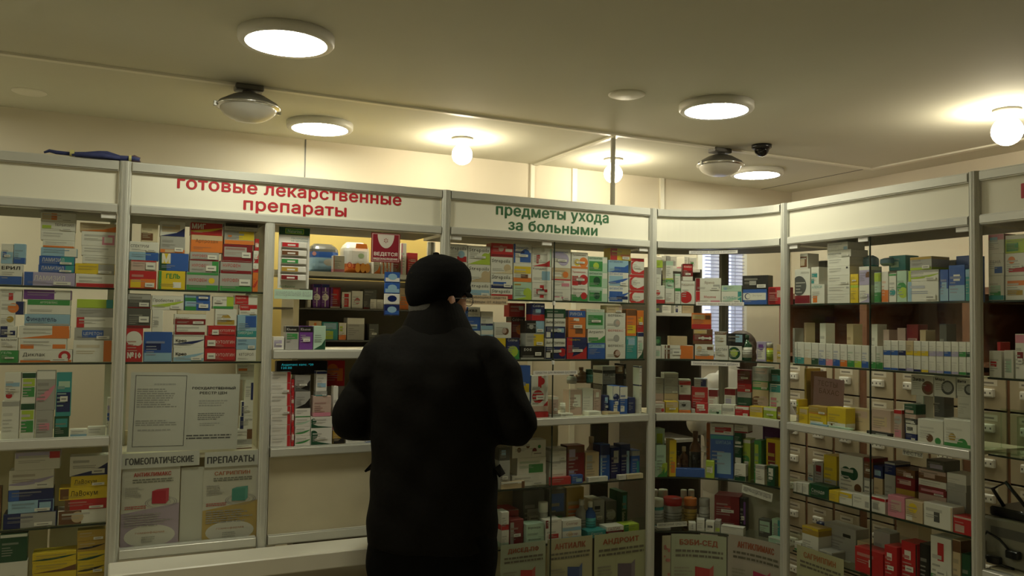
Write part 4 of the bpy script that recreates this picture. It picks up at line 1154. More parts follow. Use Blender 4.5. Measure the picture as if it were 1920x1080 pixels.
# ------------------------------------------------------------------ bottles, jars, tubes
def bottle(bay, px, pw, py, z, d, reg, kind, cols, label, name='medicine_bottle', cat='bottle', h=None):
    ox, oy, sc = reg; z += .0006
    ua, _ = bay.uz(ox+(px-pw/2)/sc, oy+py/sc, d); ub, _ = bay.uz(ox+(px+pw/2)/sc, oy+py/sc, d); um, zt = bay.uz(ox+px/sc, oy+py/sc, d)
    R = abs(ub-ua)/2; hh = max(zt-z, .02) if h is None else h
    (X, Y), rz = bay.frame(um, d+R)
    t = empty(name, (X, Y, z), rz)
    tag(t, label, cat)
    c0, c1, c2 = [colour(c) for c in cols]
    if kind == 'bottle':
        b = [(R*.92, 0), (R, hh*.02), (R, hh*.60), (R*.85, hh*.68), (R*.42, hh*.76), (R*.38, hh*.84)]
        lab = (hh*.12, hh*.52); cap = [(R*.46, hh*.83), (R*.46, hh*.985), (R*.40, hh), (.0005, hh)]
    elif kind == 'jar':
        b = [(R*.94, 0), (R, hh*.03), (R, hh*.70), (R*.9, hh*.74)]
        lab = (hh*.10, hh*.62); cap = [(R*1.0, hh*.735), (R*1.0, hh*.97), (R*.94, hh), (.0005, hh)]
    elif kind == 'tube':
        b = [(R*.2, hh*.22), (R*.98, hh*.24), (R, hh*.8), (R*.95, hh)]; lab = (hh*.4, hh*.85); cap = [(R*.62, 0), (R*.62, hh*.22), (R*.3, hh*.225)]
    else:        # spray
        b = [(R*.94, 0), (R, hh*.02), (R, hh*.55), (R*.8, hh*.62), (R*.5, hh*.66)]; lab = (hh*.1, hh*.48); cap = [(R*.5, hh*.655), (R*.55, hh*.80), (R*.3, hh*.82), (R*.28, hh), (.0005, hh)]
    mb = MB(); mb.lathe(b, 20, c0); mb.build('bottle_body' if kind != 'jar' else 'jar_body', M_FOIL, t)
    mb = MB(); mb.lathe([(R*1.015, lab[0]), (R*1.015, lab[1])], 20, c2)
    for i in range(3): mb.lathe([(R*1.02, lab[0]+(lab[1]-lab[0])*(.3+.2*i)), (R*1.02, lab[0]+(lab[1]-lab[0])*(.36+.2*i))], 20, tuple(c*.45 for c in c2))
    mb.build('paper_label', M_PRINT, t)
    mb = MB(); mb.lathe(cap, 20, c1, smooth=True); mb.build('cap' if kind != 'jar' else 'lid', M_PRINT, t)
    return t

# ================================================================== green bay
r = (820, 430, 4.1537)
row(BD, 'upper shelf', SH1, r, [
    (75, 236, [(402, 'w Jo tk:Strepsils'), (258, 'w Xs40,90,30,60 tk:Strepsils'), (115, 'w Xr50,96,4,34 Os70,45,20 tk4,94,62,88:Strepsils')]),
    (240, 414, [(412, 'w Xs4,96,6,52 tk4,94,62,88:Strepsils'), (276, 'w Wa70 Oa78,40,26 tk4,94,62,88:Strepsils'), (130, 'w Wl70 Ol80,38,26 tk4,94,62,88:Strepsils')]),
    (418, 588, [(462, 'w Br46 XR10,80,10,34 tk4,88,50,92:Strepsils'), (346, 'w BB24 Xb10,70,28,44 tk4,88,56,92:Strepsils'), (216, 'w Oa76,34,24 Wc30 tk4,88,60,88:Strepsils'), (110, 'r Of45,62,22 Xw64,96,40,62 XR2,98,4,20', 420, 592)]),
    (594, 736, [(412, 'm Ol76,42,26 Wl36 XY4,40,82,90'), (266, 'w Xy4,96,46,84 Bo24 Xn40,80,20,42'), (115, 'w Lb10 Xb36,96,6,56 Ob66,48,26 XB4,60,52,64 tb6,80,70,92:Стопангин')]),
    (738, 890, [(416, 'w +r Xe30,64,40,56'), (291, 'w Xs50,92,16,72 tk4,84,78,94:Колдакт'), (146, 'w Wr40 Xr22,34,16,60 Xr30,40,40,66 Rm8')]),
    (894, 1040, [(470, 'w XP8,40,30,40 XP50,90,20,36'), (386, 'w TP12 Tr14 XP50,92,30,60'), (302, 'a Xw4,50,20,60 Oo72,40,30'), (155, 'w Xv4,60,52,84 Ov60,46,34 tb4,84,78,92:Фалиминт')]),
    (1046, 1176, [(446, 'w Bg46 Or76,38,24 Ow40,44,16 tn4,84,76,90:Пектолван'), (312, 'w Xr4,40,6,62 Or74,40,30 XR40,60,10,50 tr4,84,76,90:Травизил'), (180, 'w Xo0,98,4,16 Oo72,42,30 Oy34,40,20 tn4,84,76,90:Травизил')]),
    (1174, 1326, [(456, 'm Xg4,70,6,80 OG44,44,26 Xw74,98,60,96'), (334, 'm Xg4,70,6,76 OG44,44,26 Xw74,98,60,96 tG4,70,84,97:АНТИАНГИН'), (214, 'm Xg4,74,6,70 Xw74,98,60,96 Ol40,40,22 tG4,70,80,97:АНТИАНГИН')]),
    (1332, 1490, [(447, 'w Xb4,70,6,70 Jb XB40,96,20,40 tb4,70,80,97:АНТИАНГИН'), (337, 'w Xs4,72,6,76 Jb Xw74,98,60,96 tb4,70,82,97:АНТИАНГИН'), (242, 's Xb30,90,10,46 Wb70 tB4,70,80,97:АНТИАНГИН'), (150, 'y Lr34 Xo50,96,30,50', 1345, 1520)]),
    (1496, 1642, [(474, 'w Tr20 Or24,40,40 Ow44,48,34 tk26,72,36,56:АНТИ_АНГИН Wr30'), (352, 'w Tr20 Or24,40,40 Ow44,48,34 tk26,72,36,56:АНТИ_АНГИН Wr30'), (226, 'w Tr20 Or24,40,40 Ow44,48,34 tk26,72,36,56:АНТИ_АНГИН Wr30')]),
], dep=.05)
row(BD, 'second shelf', SH2, r, [
    (40, 120, [(790, 's'), (660, 'w Bb40')]), (124, 212, [(820, 'w Bo30'), (690, 'b'), (600, 'w Xb10,60,10,40')]),
    (216, 336, [(790, 'w Bs40'), (682, 'b Xs12,80,14,44'), (604, 'w Lb20 tk4,90,50,80:Аква')]), (340, 436, [(782, 's Tw16'), (640, 'w Bs34 XB2,98,22,34')]),
    (446, 534, [(848, 'y Wc60'), (724, 'w On64,44,24 Of58,46,16', 446, 578)]),
    (538, 642, [(846, 'B Bg44 XG0,0,0,0 Ol50,38,26 Tk8 tw8,82,84,96:Coldrex')], {'noun': 'carton', 'obj': 'medicine_carton'}),
    (648, 834, [(912, 'k Be14 tw14,50,66,86:SOS #60,86,30,56'), (810, 'e Xy44,98,4,92', 688, 832), (712, 'k Rs46 Oe30,52,20', 688, 836), (560, 'B Br36 Xs30,70,46,66 tw8,92,78,92:Coldrex', 734, 842)]),
    (572, 686, [(848, 'w XR4,96,10,90'), (682, 'R Tk22 Oo66,40,24 tw6,84,80,94:Coldrex', 576, 686), (562, 'r Xw60,90,50,80 =w', 560, 686)], {'d': .10, 'noun': 'carton', 'obj': 'medicine_carton'}),
    (838, 1000, [(852, 'w BB62 Xk4,40,6,40 Xw6,26,8,34 Or84,34,20 tk6,94,68,90:АнтиГриппин'), (694, 'w BB60 Xw6,26,6,34 Xs60,92,30,52 tk4,94,70,90:АнтиГриппин'), (620, 'G Xe10,90,10,50')]),
    (1006, 1166, [(842, 'B Lr28 Wr60 Or12,30,24 ty8,80,84,94:Терафлю'), (630, 'o Tb26 Xn40,84,14,32 Xw30,62,60,70 tw10,80,80,92:РИНЗА', 1022, 1156)], {'noun': 'carton', 'obj': 'medicine_carton'}),
    (1172, 1308, [(886, 'b Xs4,96,70,92 tB4,80,74,90:ЦИТРИК'), (778, 'w Wg56 Xg4,60,10,40 tk6,94,66,90:Агрипп'), (622, 'm Xg10,90,20,70 Tw14 tg4,94,88,98:ТЕРАФЛЮКС', 1160, 1304)], {'noun': 'carton', 'obj': 'medicine_carton'}),
    (1312, 1466, [(890, 'w On56,34,26 Of60,38,18 tk10,90,78,94:ФЕРВЕКС'), (772, 'w Oe54,34,24 tr10,90,78,94:ФЕРВЕКС'), (652, 'w Oe56,34,26 Of60,36,16 tk10,90,76,92:ФЕРВЕКС'), (588, 'a Rf20', 1318, 1440)]),
    (1470, 1556, [(832, 't Xs20,80,60,90 tw8,80,86,96:БРОНХО'), (622, 'o Ya0 Tn24 Xy10,90,10,40', 1474, 1552)], {'noun': 'carton', 'obj': 'medicine_carton'}),
    (1560, 1640, [(802, 'w WG40 Xm20,80,30,60 TB16'), (632, 'o Br34 Xy20,80,44,70', 1556, 1622)], {'noun': 'carton', 'obj': 'medicine_carton'}),
], dep=.05)
bay_sheet('shelf_label', BD, 863, 952, 554, 571, .0, d_strip(['рассасывающиеся средства', 'и леденцы от кашля'], 'a', (.12, .11, .09)), 'two-line paper shelf label beside the man, under the lozenge packs', 'shelf label')
bay_sheet('shelf_label', BD, 1000, 1083, 695, 703, .0, d_strip(['средства для лечения суставов'], 'w'), 'narrow one-line shelf label under the second shelf, green bay', 'shelf label')
r = (920, 660, 4.9097)
row(BD, 'third shelf', SHM, r, [
    (192, 254, [(140, 'e Bs40')], {'obj': 'medicine_carton', 'noun': 'carton'}), (258, 368, [(124, 'b Xy10,90,50,66 Xw4,96,4,50 Xt0,0,0,0')], {'obj': 'medicine_carton', 'noun': 'carton'}),
    (372, 532, [(552, 'r -'), (216, 'w Xr40,60,66,98 Or40,42,18 Wr30 Or60,84,10 Bf16', 376, 530)], {'obj': 'medicine_carton', 'noun': 'carton'}),
    (568, 624, [(410, 'f Bn20 Tw14')], {'obj': 'medicine_carton', 'noun': 'carton'}),
    (720, 842, [(346, 'f Lw10 Xw40,90,30,80')], {'d': .10}), (846, 944, [(336, 'w =e')], {'d': .10}), (948, 1022, [(348, 'f Xw30,70,60,90')], {'d': .10}),
    (1040, 1106, [(400, 'B Xs20,80,60,90')], {'d': .08}), (1110, 1186, [(310, 'b Tw50 Xw10,70,8,36 OB50,60,20')], {'d': .05}), (1190, 1262, [(318, 'b Tw44 Xw10,60,10,30')], {'d': .05}), (1266, 1330, [(420, 'B')], {'d': .07}),
    (1370, 1442, [(440, 'w'), (300, 'w TB10'), (130, 'w TB8')], {'d': .04}),
], dep=.05)
row(BD, 'third shelf back stacks', SHM, r, [
    (1030, 1150, [(310, 'E'), (240, 'e Bk20'), (186, 'e Tk20 tk20,80,40,76:ОРТО'), (130, 'e Bk30')]),
    (1154, 1226, [(200, 'k'), (130, 'n Xa30,80,20,90')]), (1230, 1290, [(250, 'E'), (110, 'k Xe20,80,40,70')]),
], d=.16, dep=.08)
rg_ = r
row(BD, 'third shelf flat packs', SHM, r, [(540, 640, [(572, 'e')]), (646, 760, [(566, 'w Xe20,40,20,60')]), (900, 1020, [(548, 'w')]), (1080, 1190, [(552, 'a')])], d=.028, dep=.05, obj='flat_pack', noun='flat pack')
bottle(BD, 770, 80, 200, SHM+.128, .125, r, 'bottle', 'eEe', 'grey bottle standing on the pink-and-white cartons, green bay')
bottle(BD, 858, 84, 140, SHM+.130, .125, r, 'bottle', 'nnn', 'brown bottle standing on the white carton, green bay')
bottle(BD, 925, 56, 160, SHM+.128, .125, r, 'jar', 'GGt', 'dark green container beside the brown bottle, green bay', 'medicine_jar', 'jar')
bottle(BD, 676, 46, 470, SHM, .06, r, 'tube', 'www', 'little white tube before the pink-and-white cartons, green bay', 'cream_tube', 'tube')
row(BD, 'fourth shelf', SH3, r, [
    (80, 180, [(1000, 'e'), (880, 'E Xs20,60,40,80')]),
    (196, 512, [(1130, 'w'), (970, 'w Xg40,90,10,60 =g', 245, 510), (812, 'w On20,46,14 On46,66,12 OR66,40,14 Og80,60,10', 200, 510)], {'d': .05}),
    (556, 698, [(1080, 'w'), (1005, 'w Te20'), (884, 'w Lk4 Te24 =e')], {'d': .04}),
    (706, 866, [(860, 'R Tn20 Xv10,46,60,90 Xv10,40,10,34')], {'d': .05}),
    (872, 1000, [(924, 'a Xe10,50,40,90')], {'d': .05}),
    (1010, 1100, [(850, 'b Xs4,20,4,96 TB30')], {'d': .05}), (1106, 1196, [(880, 'B Xe30,80,50,90')], {'d': .06}), (1200, 1290, [(850, 'B Xs60,90,10,80')], {'d': .06}), (1296, 1420, [(904, 'b Te20 Xt60,90,10,60')], {'d': .05}),
], dep=.06)
r = (920, 860, 4.9097)
row(BD, 'fourth shelf front packs', SH3, r, [(98, 316, [(212, 'a Tw30 Rn14')]), (556, 740, [(170, 'r')]), (746, 850, [(150, 'b Xs40,90,20,60')]), (900, 1080, [(168, 'w')]), (1180, 1250, [(150, 'w')]), (1255, 1420, [(140, 'c')])], d=.024, dep=.02, obj='flat_pack', noun='flat pack', sticker=False)
bottle(BD, 955, 90, -220, SH3, .12, r, 'bottle', 'faf', 'pinkish tall bottle behind the maroon box, green bay fourth shelf', h=.17)
row(BD, 'lowest shelf', SH4, r, [
    (100, 170, [(660, 'w Bm30'), (490, 'w Br30')]), (176, 318, [(560, 'R Xe4,30,4,90')], {'d': .05}),
    (322, 492, [(724, 'm tk10,80,56,86:Флуконорм'), (600, 'm tk10,80,56,86:Флуконорм')]),
    (505, 656, [(640, 'w Xr20,80,30,60'), (562, 'w LR18')]), (662, 836, [(664, 'w Bs40 Oc40,66,30 tR20,80,50,80:Солгар'), (566, 'w Bs34 tR20,80,50,80:Солгар')]),
    (892, 1062, [(662, 't tw20,80,40,76:Синтол')]), (1068, 1226, [(664, 'R Xe10,90,20,70'), (622, 'w tR10,80,20,80:ГАЛПАК', 1068, 1226)]),
    (1228, 1432, [(600, 'l Lg30')], {'d': .05}),
], dep=.06)
row(BD, 'lowest shelf back row', SH4, r, [
    (140, 260, [(470, 'r Te0')]), (300, 496, [(290, 'E Xe20,80,20,60')]), (540, 690, [(280, 'E Xb10,90,50,90 Xg20,80,10,40')]), (700, 860, [(264, 'Y Xo10,90,10,60')]),
    (948, 1050, [(380, 'e Xk10,60,60,80')]), (1060, 1160, [(390, 'E Oe50,50,20')]), (1206, 1430, [(300, 'G Xt20,80,50,90 Xe10,40,10,40')]),
], d=.14, dep=.10)
bottle(BD, 865, 96, 385, SH4, .09, r, 'bottle', 'ewe', 'grey bottle with white cap by the yellow-ochre box, green bay lowest shelf')
bottle(BD, 945, 90, 405, SH4, .07, r, 'bottle', 'bwt', 'blue bottle with white cap over the teal box, green bay lowest shelf')
bottle(BD, 505, 80, 405, SH4, .07, r, 'jar', 'ewe', 'grey jar with white lid near the pale green boxes, green bay lowest shelf', 'medicine_jar', 'jar')
# leaflets under the lowest shelf
def d_poster(title, tint, bc, bc2, tcol=(.35, .10, .05)):
    def f(mb, w, h):
        y = -.0012
        sheet_base(mb, w, h, tint)
        put_text(mb, title, -w*.34, w*.34, h*.86, h*.935, y, tcol, bold=.03, keep=False, res=1)
        lines(mb, -w*.42, w*.44, h*.72, h*.83, 2, (.16, .14, .10), y, False); lines(mb, -w*.44, -w*.10, h*.46, h*.62, 4, (.36, .33, .26), y); y -= .0003
        for i in range(28):
            a0, a1 = 2*math.pi*i/28, 2*math.pi*(i+1)/28
            P = lambda a, k: (w*.12+w*.34*k*math.cos(a), y, h*.26+h*.11*k*math.sin(a))
            mb.face([P(a0, 1), P(a1, 1), P(a1, .96), P(a0, .96)], (.25, .22, .2)); mb.face([P(a0, .7), P(a1, .7), P(a1, .67), P(a0, .67)], (.3, .26, .22))
        y -= .0003
        mb.face([(-w*.06, y, h*.22), (w*.2, y, h*.20), (w*.2, y, h*.60), (-w*.06, y, h*.62)], bc)
        mb.face([(w*.2, y, h*.20), (w*.27, y, h*.25), (w*.27, y, h*.65), (w*.2, y, h*.60)], bc2)
    return f
bay_sheet('leaflet', BD, 938, 1022, 1018, 1150, .012, d_poster('ДИСЕД-ПФ', (.42, .46, .34), (.48, .03, .03), (.5, .10, .08)), 'pale green leaflet with a red pack beside the man, under the lowest shelf', 'leaflet')
bay_sheet('leaflet', BD, 1026, 1110, 1008, 1150, .012, d_poster('АНТИАЛК', (.46, .42, .26), (.05, .08, .22), (.10, .14, .3)), 'tan leaflet with a blue pack under the lowest shelf, green bay', 'leaflet')
bay_sheet('leaflet', BD, 1114, 1212, 998, 1150, .012, d_poster('АНДРОИТ', (.46, .46, .28), (.16, .12, .16), (.25, .2, .24)), 'yellow-green leaflet with a violet-grey pack beside the corner post', 'leaflet')

# ================================================================== corner bay
r = (1210, 440, 4.3185)
row(BE, 'upper shelf', SH1, r, [
    (76, 160, [(412, 'w Br22 Or30,60,14'), (322, 'w =n', 76, 130), (268, 'e -', 76, 132), (206, 'l', 76, 142)]),
    (163, 236, [(436, 'w Bf12'), (366, 'm Tg30 tw10,80,70,92:ТАКСА', 165, 232), (212, 'w Tm24 Bl8', 166, 226)]),
    (240, 286, [(432, 'w Tg20'), (316, 'w Tm16 =g')]), (289, 402, [(376, 'w Or34,30,26 Or50,24,16 tn4,94,76,92:Кардиоло'), (236, 'R Bw26 Xr10,90,60,92 tw14,86,74,90:Клайра', 302, 386)]),
    (404, 612, [(458, 'w Lr18 XP60,96,10,30 tr34,80,44,66:Мирена'), (352, 'w LR18 tn36,74,50,76:Ярина Xe70,96,20,50')]),
    (615, 782, [(460, 'w Rt20 Jm tt10,70,40,64:КЛИМЕН'), (410, 'm Os20,50,30')]),
    (786, 982, [(442, 'b Xw2,96,30,76 OB20,54,20 Ow22,54,16 te40,80,50,66:Эстри'), (330, 'k Xe28,54,30,60', 780, 1000)]),
    (986, 1112, [(424, 'r XR4,50,4,94 Xf60,98,40,80')], {'dep': .07}),
], dep=.045)
row(BE, 'second shelf', SH2, r, [
    (74, 128, [(900, 'w Xm20,80,20,60'), (826, 'G Og50,50,24')]), (134, 394, [(896, 'w Ro42 Xn10,14,0,99 Xn18,26,0,99 Xf0,0,0,0 #34,60,30,70'), (822, 'a -', 200, 340)], {'dep': .05}),
    (400, 556, [(888, 'w Bo26 Oa24,70,18 Xn64,94,64,84'), (765, 'n Xa4,70,70,96 XR0,98,24,60 Ow50,40,12 Ow86,40,10 ty10,60,72,92:Омегл', 386, 546), (635, 'o Xa4,66,60,90 Br30 Xn70,94,60,86 ty8,64,64,86:Омегл', 374, 536)]),
    (562, 672, [(898, 'w =k tk6,90,60,84:БИОТИН'), (785, 'w Tn22 Oa60,40,16 tw8,90,82,96:АДИВИТ', 560, 656)]),
    (676, 782, [(902, 'w OG40,50,44 Ol40,52,26'), (800, 'k Xs50,90,30,90', 660, 800)]),
    (900, 978, [(866, 'v Xw10,90,10,70 Xp20,70,60,86 Op50,70,14')], {'obj': 'medicine_carton', 'noun': 'carton'}),
    (1062, 1112, [(890, 'a Xy10,90,20,60')], {'obj': 'medicine_carton', 'noun': 'carton'}),
], dep=.045)
bottle(BE, 850, 78, 812, SH2, .035, r, 'bottle', 'GGw', 'dark green bottle with white label on the corner bay second shelf')
bottle(BE, 1021, 58, 876, SH2, .035, r, 'jar', 'ywl', 'yellow jar with white lid beside the corner post, second shelf', 'medicine_jar', 'jar')
bay_sheet('shelf_label', BE, 1292, 1383, 470, 476, -.004, d_strip(['диетическое питание и витамины'], 'w'), 'white shelf label under the header of the corner bay', 'shelf label', curve=True)
bay_sheet('shelf_label', BE, 1305, 1395, 566.5, 573, -.003, d_strip(['биологически активные добавки'], 'w'), 'white shelf label on the upper glass shelf of the corner bay', 'shelf label', curve=True)
bay_sheet('shelf_label', BE, 1296, 1387, 678, 686, -.003, d_strip(['биологически активные добавки'], 'w'), 'white shelf label below the second glass shelf of the corner bay', 'shelf label', curve=True)
r = (1210, 660, 5.1444)
row(BE, 'third shelf front row', SHM, r, [
    (80, 190, [(484, 'f Xw10,90,50,86 Or80,30,14')]), (196, 320, [(476, 'y Xa4,96,50,94')]), (324, 440, [(560, 'o'), (474, 'e Ok40,60,24')]), (444, 482, [(550, 'e')]),
    (485, 606, [(492, 'r Xw10,70,50,88')]), (610, 736, [(508, 'w Xm4,96,10,50 OG70,24,14')]), (740, 864, [(508, 'w Xe4,90,40,70')]), (866, 1000, [(526, 'r Tw30')]),
    (1006, 1132, [(524, 'y Xa4,96,50,94')]), (1138, 1266, [(536, 'l Tw26')]), (1270, 1322, [(530, 'n Xy20,80,20,60')]),
], dep=.04, obj='small_box', noun='small box')
row(BE, 'third shelf middle row', SHM, r, [
    (90, 176, [(400, 'f'), (250, 'e')]), (182, 320, [(400, 'a'), (330, 'e'), (200, 'e Tw10')]),
    (326, 440, [(412, 'R XP10,80,20,60'), (320, 'w XE10,30,80,96'), (264, 'w Br70')]), (446, 604, [(340, 'r XR4,96,4,40 Xf20,80,60,80'), (258, 'e XB50,90,10,90', 470, 600)]),
    (608, 700, [(362, 'w TR30 =r')]), (762, 872, [(352, 'w TR26 Xv10,60,30,60')]), (886, 1022, [(440, 'G'), (386, 'e'), (304, 'r'), (172, 'R Xn20,90,30,90')]),
    (1030, 1188, [(366, 'a On30,50,26 Of66,56,22'), (280, 'g Xa4,96,30,90'), (144, 'e Xf20,90,50,90')]), (1196, 1312, [(392, 'w XP10,60,40,80'), (310, 'w Lt10 Xt14,98,4,90'), (170, 'G Xt14,90,20,60', 1210, 1308)]),
], d=.10, dep=.06)
row(BE, 'fourth shelf', SH3, r, [
    (76, 208, [(740, 'm Wg40 Xl30,80,60,90')], {'d': .06}), (214, 302, [(850, 'y Xo20,80,10,40')], {'obj': 'medicine_carton', 'noun': 'carton'}), (106, 200, [(900, 'm Wg40')], {'d': .024, 'dep': .03}),
    (590, 622, [(690, 'o')], {'d': .17}),
    (860, 930, [(1000, 'G Xw10,90,70,92'), (900, 'G Tw20'), (780, 'G Xw10,90,10,30'), (700, 'w BR20', 858, 990)], {'d': .05}), (936, 1030, [(840, 'l Og40,50,30 Tw10')], {'d': .07}), (1034, 1120, [(852, 'g Xl10,60,40,90')], {'d': .05}),
    (1164, 1312, [(842, 'y XR12,60,44,92 Xw20,60,20,36')], {'d': .05}), (1130, 1326, [(720, 'p Xv10,60,50,80')], {'d': .15}),
    (625, 850, [(800, 'b Tt10 Xs30,90,10,60 ts24,90,76,90:ШИПАЗА'), (692, 'w Xr20,90,20,70')], {'dep': .10, 'd': .05}),
], dep=.06)
bottle(BE, 520, 112, 770, SH3, .10, r, 'bottle', 'nnk', 'tall brown bottle beside the large blue pack, corner bay')
bottle(BE, 400, 84, 918, SH3, .08, r, 'bottle', 'nan', 'brown bottle with beige cap next to the tall brown bottle, corner bay')
bottle(BE, 335, 60, 960, SH3, .06, r, 'bottle', 'nkn', 'short brown bottle beside the yellow carton, corner bay')
r = (1210, 860, 4.9074)
row(BE, 'fourth shelf front packs', SH3, r, [(70, 116, [(26, 'm')]), (120, 204, [(40, 'l Wg50')]), (280, 548, [(92, 'b -')]), (556, 636, [(20, 'l Xw10,80,30,70')]), (820, 924, [(50, 'w BG30')]), (1012, 1096, [(60, 'w Te20')]), (1120, 1190, [(70, 'G Xw20,80,50,90')])], d=.024, dep=.03, obj='small_box', noun='small box')
row(BE, 'lowest shelf', SH4, r, [
    (116, 236, [(640, 'e')], {'d': .03}), (400, 466, [(590, 'w Xe40,60,20,80')], {'d': .03}), (472, 548, [(560, 'w')], {'d': .035}), (552, 634, [(580, 'w Xk20,80,40,60')], {'d': .03}), (638, 690, [(570, 'e Xl10,90,10,40')], {'d': .03}),
    (692, 900, [(626, 'w Te14 =e')], {'d': .03}), (1130, 1262, [(730, 'm Tw20')], {'d': .03}),
    (634, 866, [(572, 'R'), (344, 'R Xr40,66,50,60', 634, 866)], {'d': .12, 'dep': .10}), (870, 926, [(366, 'k Xp60,96,20,90')], {'d': .12}),
    (1040, 1156, [(560, 'E Xm10,90,30,90')], {'d': .08}), (1162, 1256, [(560, 'm Rt40 Xe20,60,20,80')], {'d': .08}),
], dep=.04)
bottle(BE, 140, 136, 380, SH4, .08, r, 'jar', 'twe', 'teal-grey jar with white lid, lowest shelf beside the green-bay post', 'medicine_jar', 'jar')
bottle(BE, 306, 170, 372, SH4, .09, r, 'jar', 'ere', 'jar with bright red lid on the corner bay lowest shelf', 'medicine_jar', 'jar')
bottle(BE, 455, 122, 372, SH4, .10, r, 'jar', 'noY', 'brown jar with orange lid on the corner bay lowest shelf', 'medicine_jar', 'jar')
bottle(BE, 578, 100, 376, SH4, .09, r, 'jar', 'eee', 'all-grey jar between the orange-lidded jar and the dark red box', 'medicine_jar', 'jar')
for i, (px, pw, c) in enumerate(((100, 80, 'f'), (190, 84, 'e'), (372, 58, 'a'), (442, 58, 'o'))):
    bottle(BE, px, pw, 290, SH4, .19, r, 'jar', c+'w'+c, '%s jar in the rear of the corner bay lowest shelf, %s from the green bay' % (('flesh-pink', 'grey', 'beige', 'orange')[i], ORD[i]), 'medicine_jar', 'jar')
bay_sheet('shelf_label', BE, 1233, 1289, 979, 988, .02, d_strip(['желчегонные средства'], 'w'), 'tilted white shelf label at the jars, corner bay lowest shelf', 'shelf label', rot=rad(-3))
bay_sheet('blank_sheet', BE, 1391, 1466, 903, 1005, .17, lambda mb, w, h: mb.box(-w/2, w/2, 0, .001, 0, h, (.46, .43, .33)), 'large blank pale sheet standing by the corner post, lowest shelf', 'sheet', fixz=SH4+.0006)
bay_sheet('shelf_label', BE, 1389, 1446, 916, 932, .014, d_strip(['сердечно-сосудистые средства'], 'w'), 'white shelf label pasted before the blank pale sheet', 'shelf label', rot=rad(8))
bay_sheet('leaflet', BE, 1258, 1362, 1002, 1160, .012, d_poster('БЭБИ-СЕД', (.44, .47, .33), (.46, .03, .03), (.5, .1, .08)), 'pale green leaflet with a red pack in the corner bay', 'leaflet', curve=True)
bay_sheet('leaflet', BE, 1366, 1466, 1010, 1170, .012, d_poster('АНТИКЛИМАКС', (.46, .40, .34), (.42, .03, .10), (.5, .1, .16)), 'mauve-tan leaflet with a crimson pack beside the corner post', 'leaflet', curve=True)
def d_roses(mb, w, h):
    sheet_base(mb, w, h, (.50, .46, .32)); rg = random.Random(5); y = -.0012
    for i in range(14):
        cx, cz, R = rg.uniform(-.3, .3)*w, rg.uniform(.08, .92)*h, w*rg.uniform(.1, .2)
        for k, c in ((1, (.52, .18, .16)), (.65, (.6, .3, .26)), (.35, (.48, .10, .09))):
            mb.face([(cx+R*k*math.cos(a), y, cz+R*k*math.sin(a)) for a in [2*math.pi*j/10 for j in range(10)]], c if i % 3 else tuple(q*.8 for q in c)); y -= .00003
bay_sheet('leaflet', BE, 1241, 1257, 1004, 1160, .012, d_roses, 'narrow leaflet printed with pink roses next to the pale green one', 'leaflet', curve=True)
# ================================================================== drawer-backed bay
r = (1460, 430, 4.32)
row(BF, 'upper shelf', SH1, r, [
    (92, 256, [(322, 'w BR24 Ok28,52,44 OE28,52,34 te40,92,84,94:АВИЗОНА'), (196, 'w Xn4,90,10,80 Xa10,60,20,70', 172, 236)]),
    (262, 372, [(446, 'w Xo14,46,6,40 tt6,80,80,94:АЛЕКСИ'), (306, 'w Xt10,80,40,64 Xt4,40,6,30', 262, 326)]),
    (394, 576, [(527, 'w =e'), (452, 'w Xe84,96,60,80'), (374, 'w'), (299, 'w Xk84,92,70,90'), (228, 'w'), (168, 'w tk6,60,40,64:КОНКОРТИА', 392, 586), (106, 'w Xs80,98,0,40', 392, 560)], {'dep': .09}),
    (580, 644, [(450, 'y Tl16'), (362, 'y')]), (650, 740, [(452, 'w Wv40 Xv50,90,30,50'), (300, 'v Tw20 Xn60,98,40,70', 650, 742)]),
    (774, 828, [(350, 'm Bg34 Tl30')], {'obj': 'medicine_carton', 'noun': 'carton'}), (832, 888, [(342, 'w Bo40 =o')], {'obj': 'medicine_carton', 'noun': 'carton'}),
    (892, 952, [(358, 'w Tg8 Ot50,34,12')], {'obj': 'medicine_carton', 'noun': 'carton'}), (956, 1036, [(336, 'm Og50,46,20 Ol64,30,18')], {'obj': 'medicine_carton', 'noun': 'carton'}),
    (1042, 1296, [(420, 'w Ls14 Xt0,0,0,0 Xe60,80,20,30 =b'), (330, 'w Jl Te20 Ll10', 1048, 1296), (222, 'e Bl20 TY20', 1062, 1240)], {'dep': .09}),
    (1306, 1374, [(326, 'b Bs40 Xs20,80,40,60')], {'obj': 'medicine_carton', 'noun': 'carton'}), (1376, 1508, [(290, 'b Bs44 Xw30,70,56,74')], {'obj': 'medicine_carton', 'noun': 'carton'}),
    (1512, 1556, [(322, 't Ts24')], {'obj': 'medicine_carton', 'noun': 'carton'}),
], dep=.06)
row(BF, 'upper shelf back row', SH1, r, [(892, 1028, [(332, 'e'), (212, 't Xm10,60,20,60')]), (1330, 1430, [(250, 'e')]), (1436, 1560, [(214, 'b Xs20,70,40,80')]), (290, 380, [(256, 'E')])], d=.13, dep=.07)
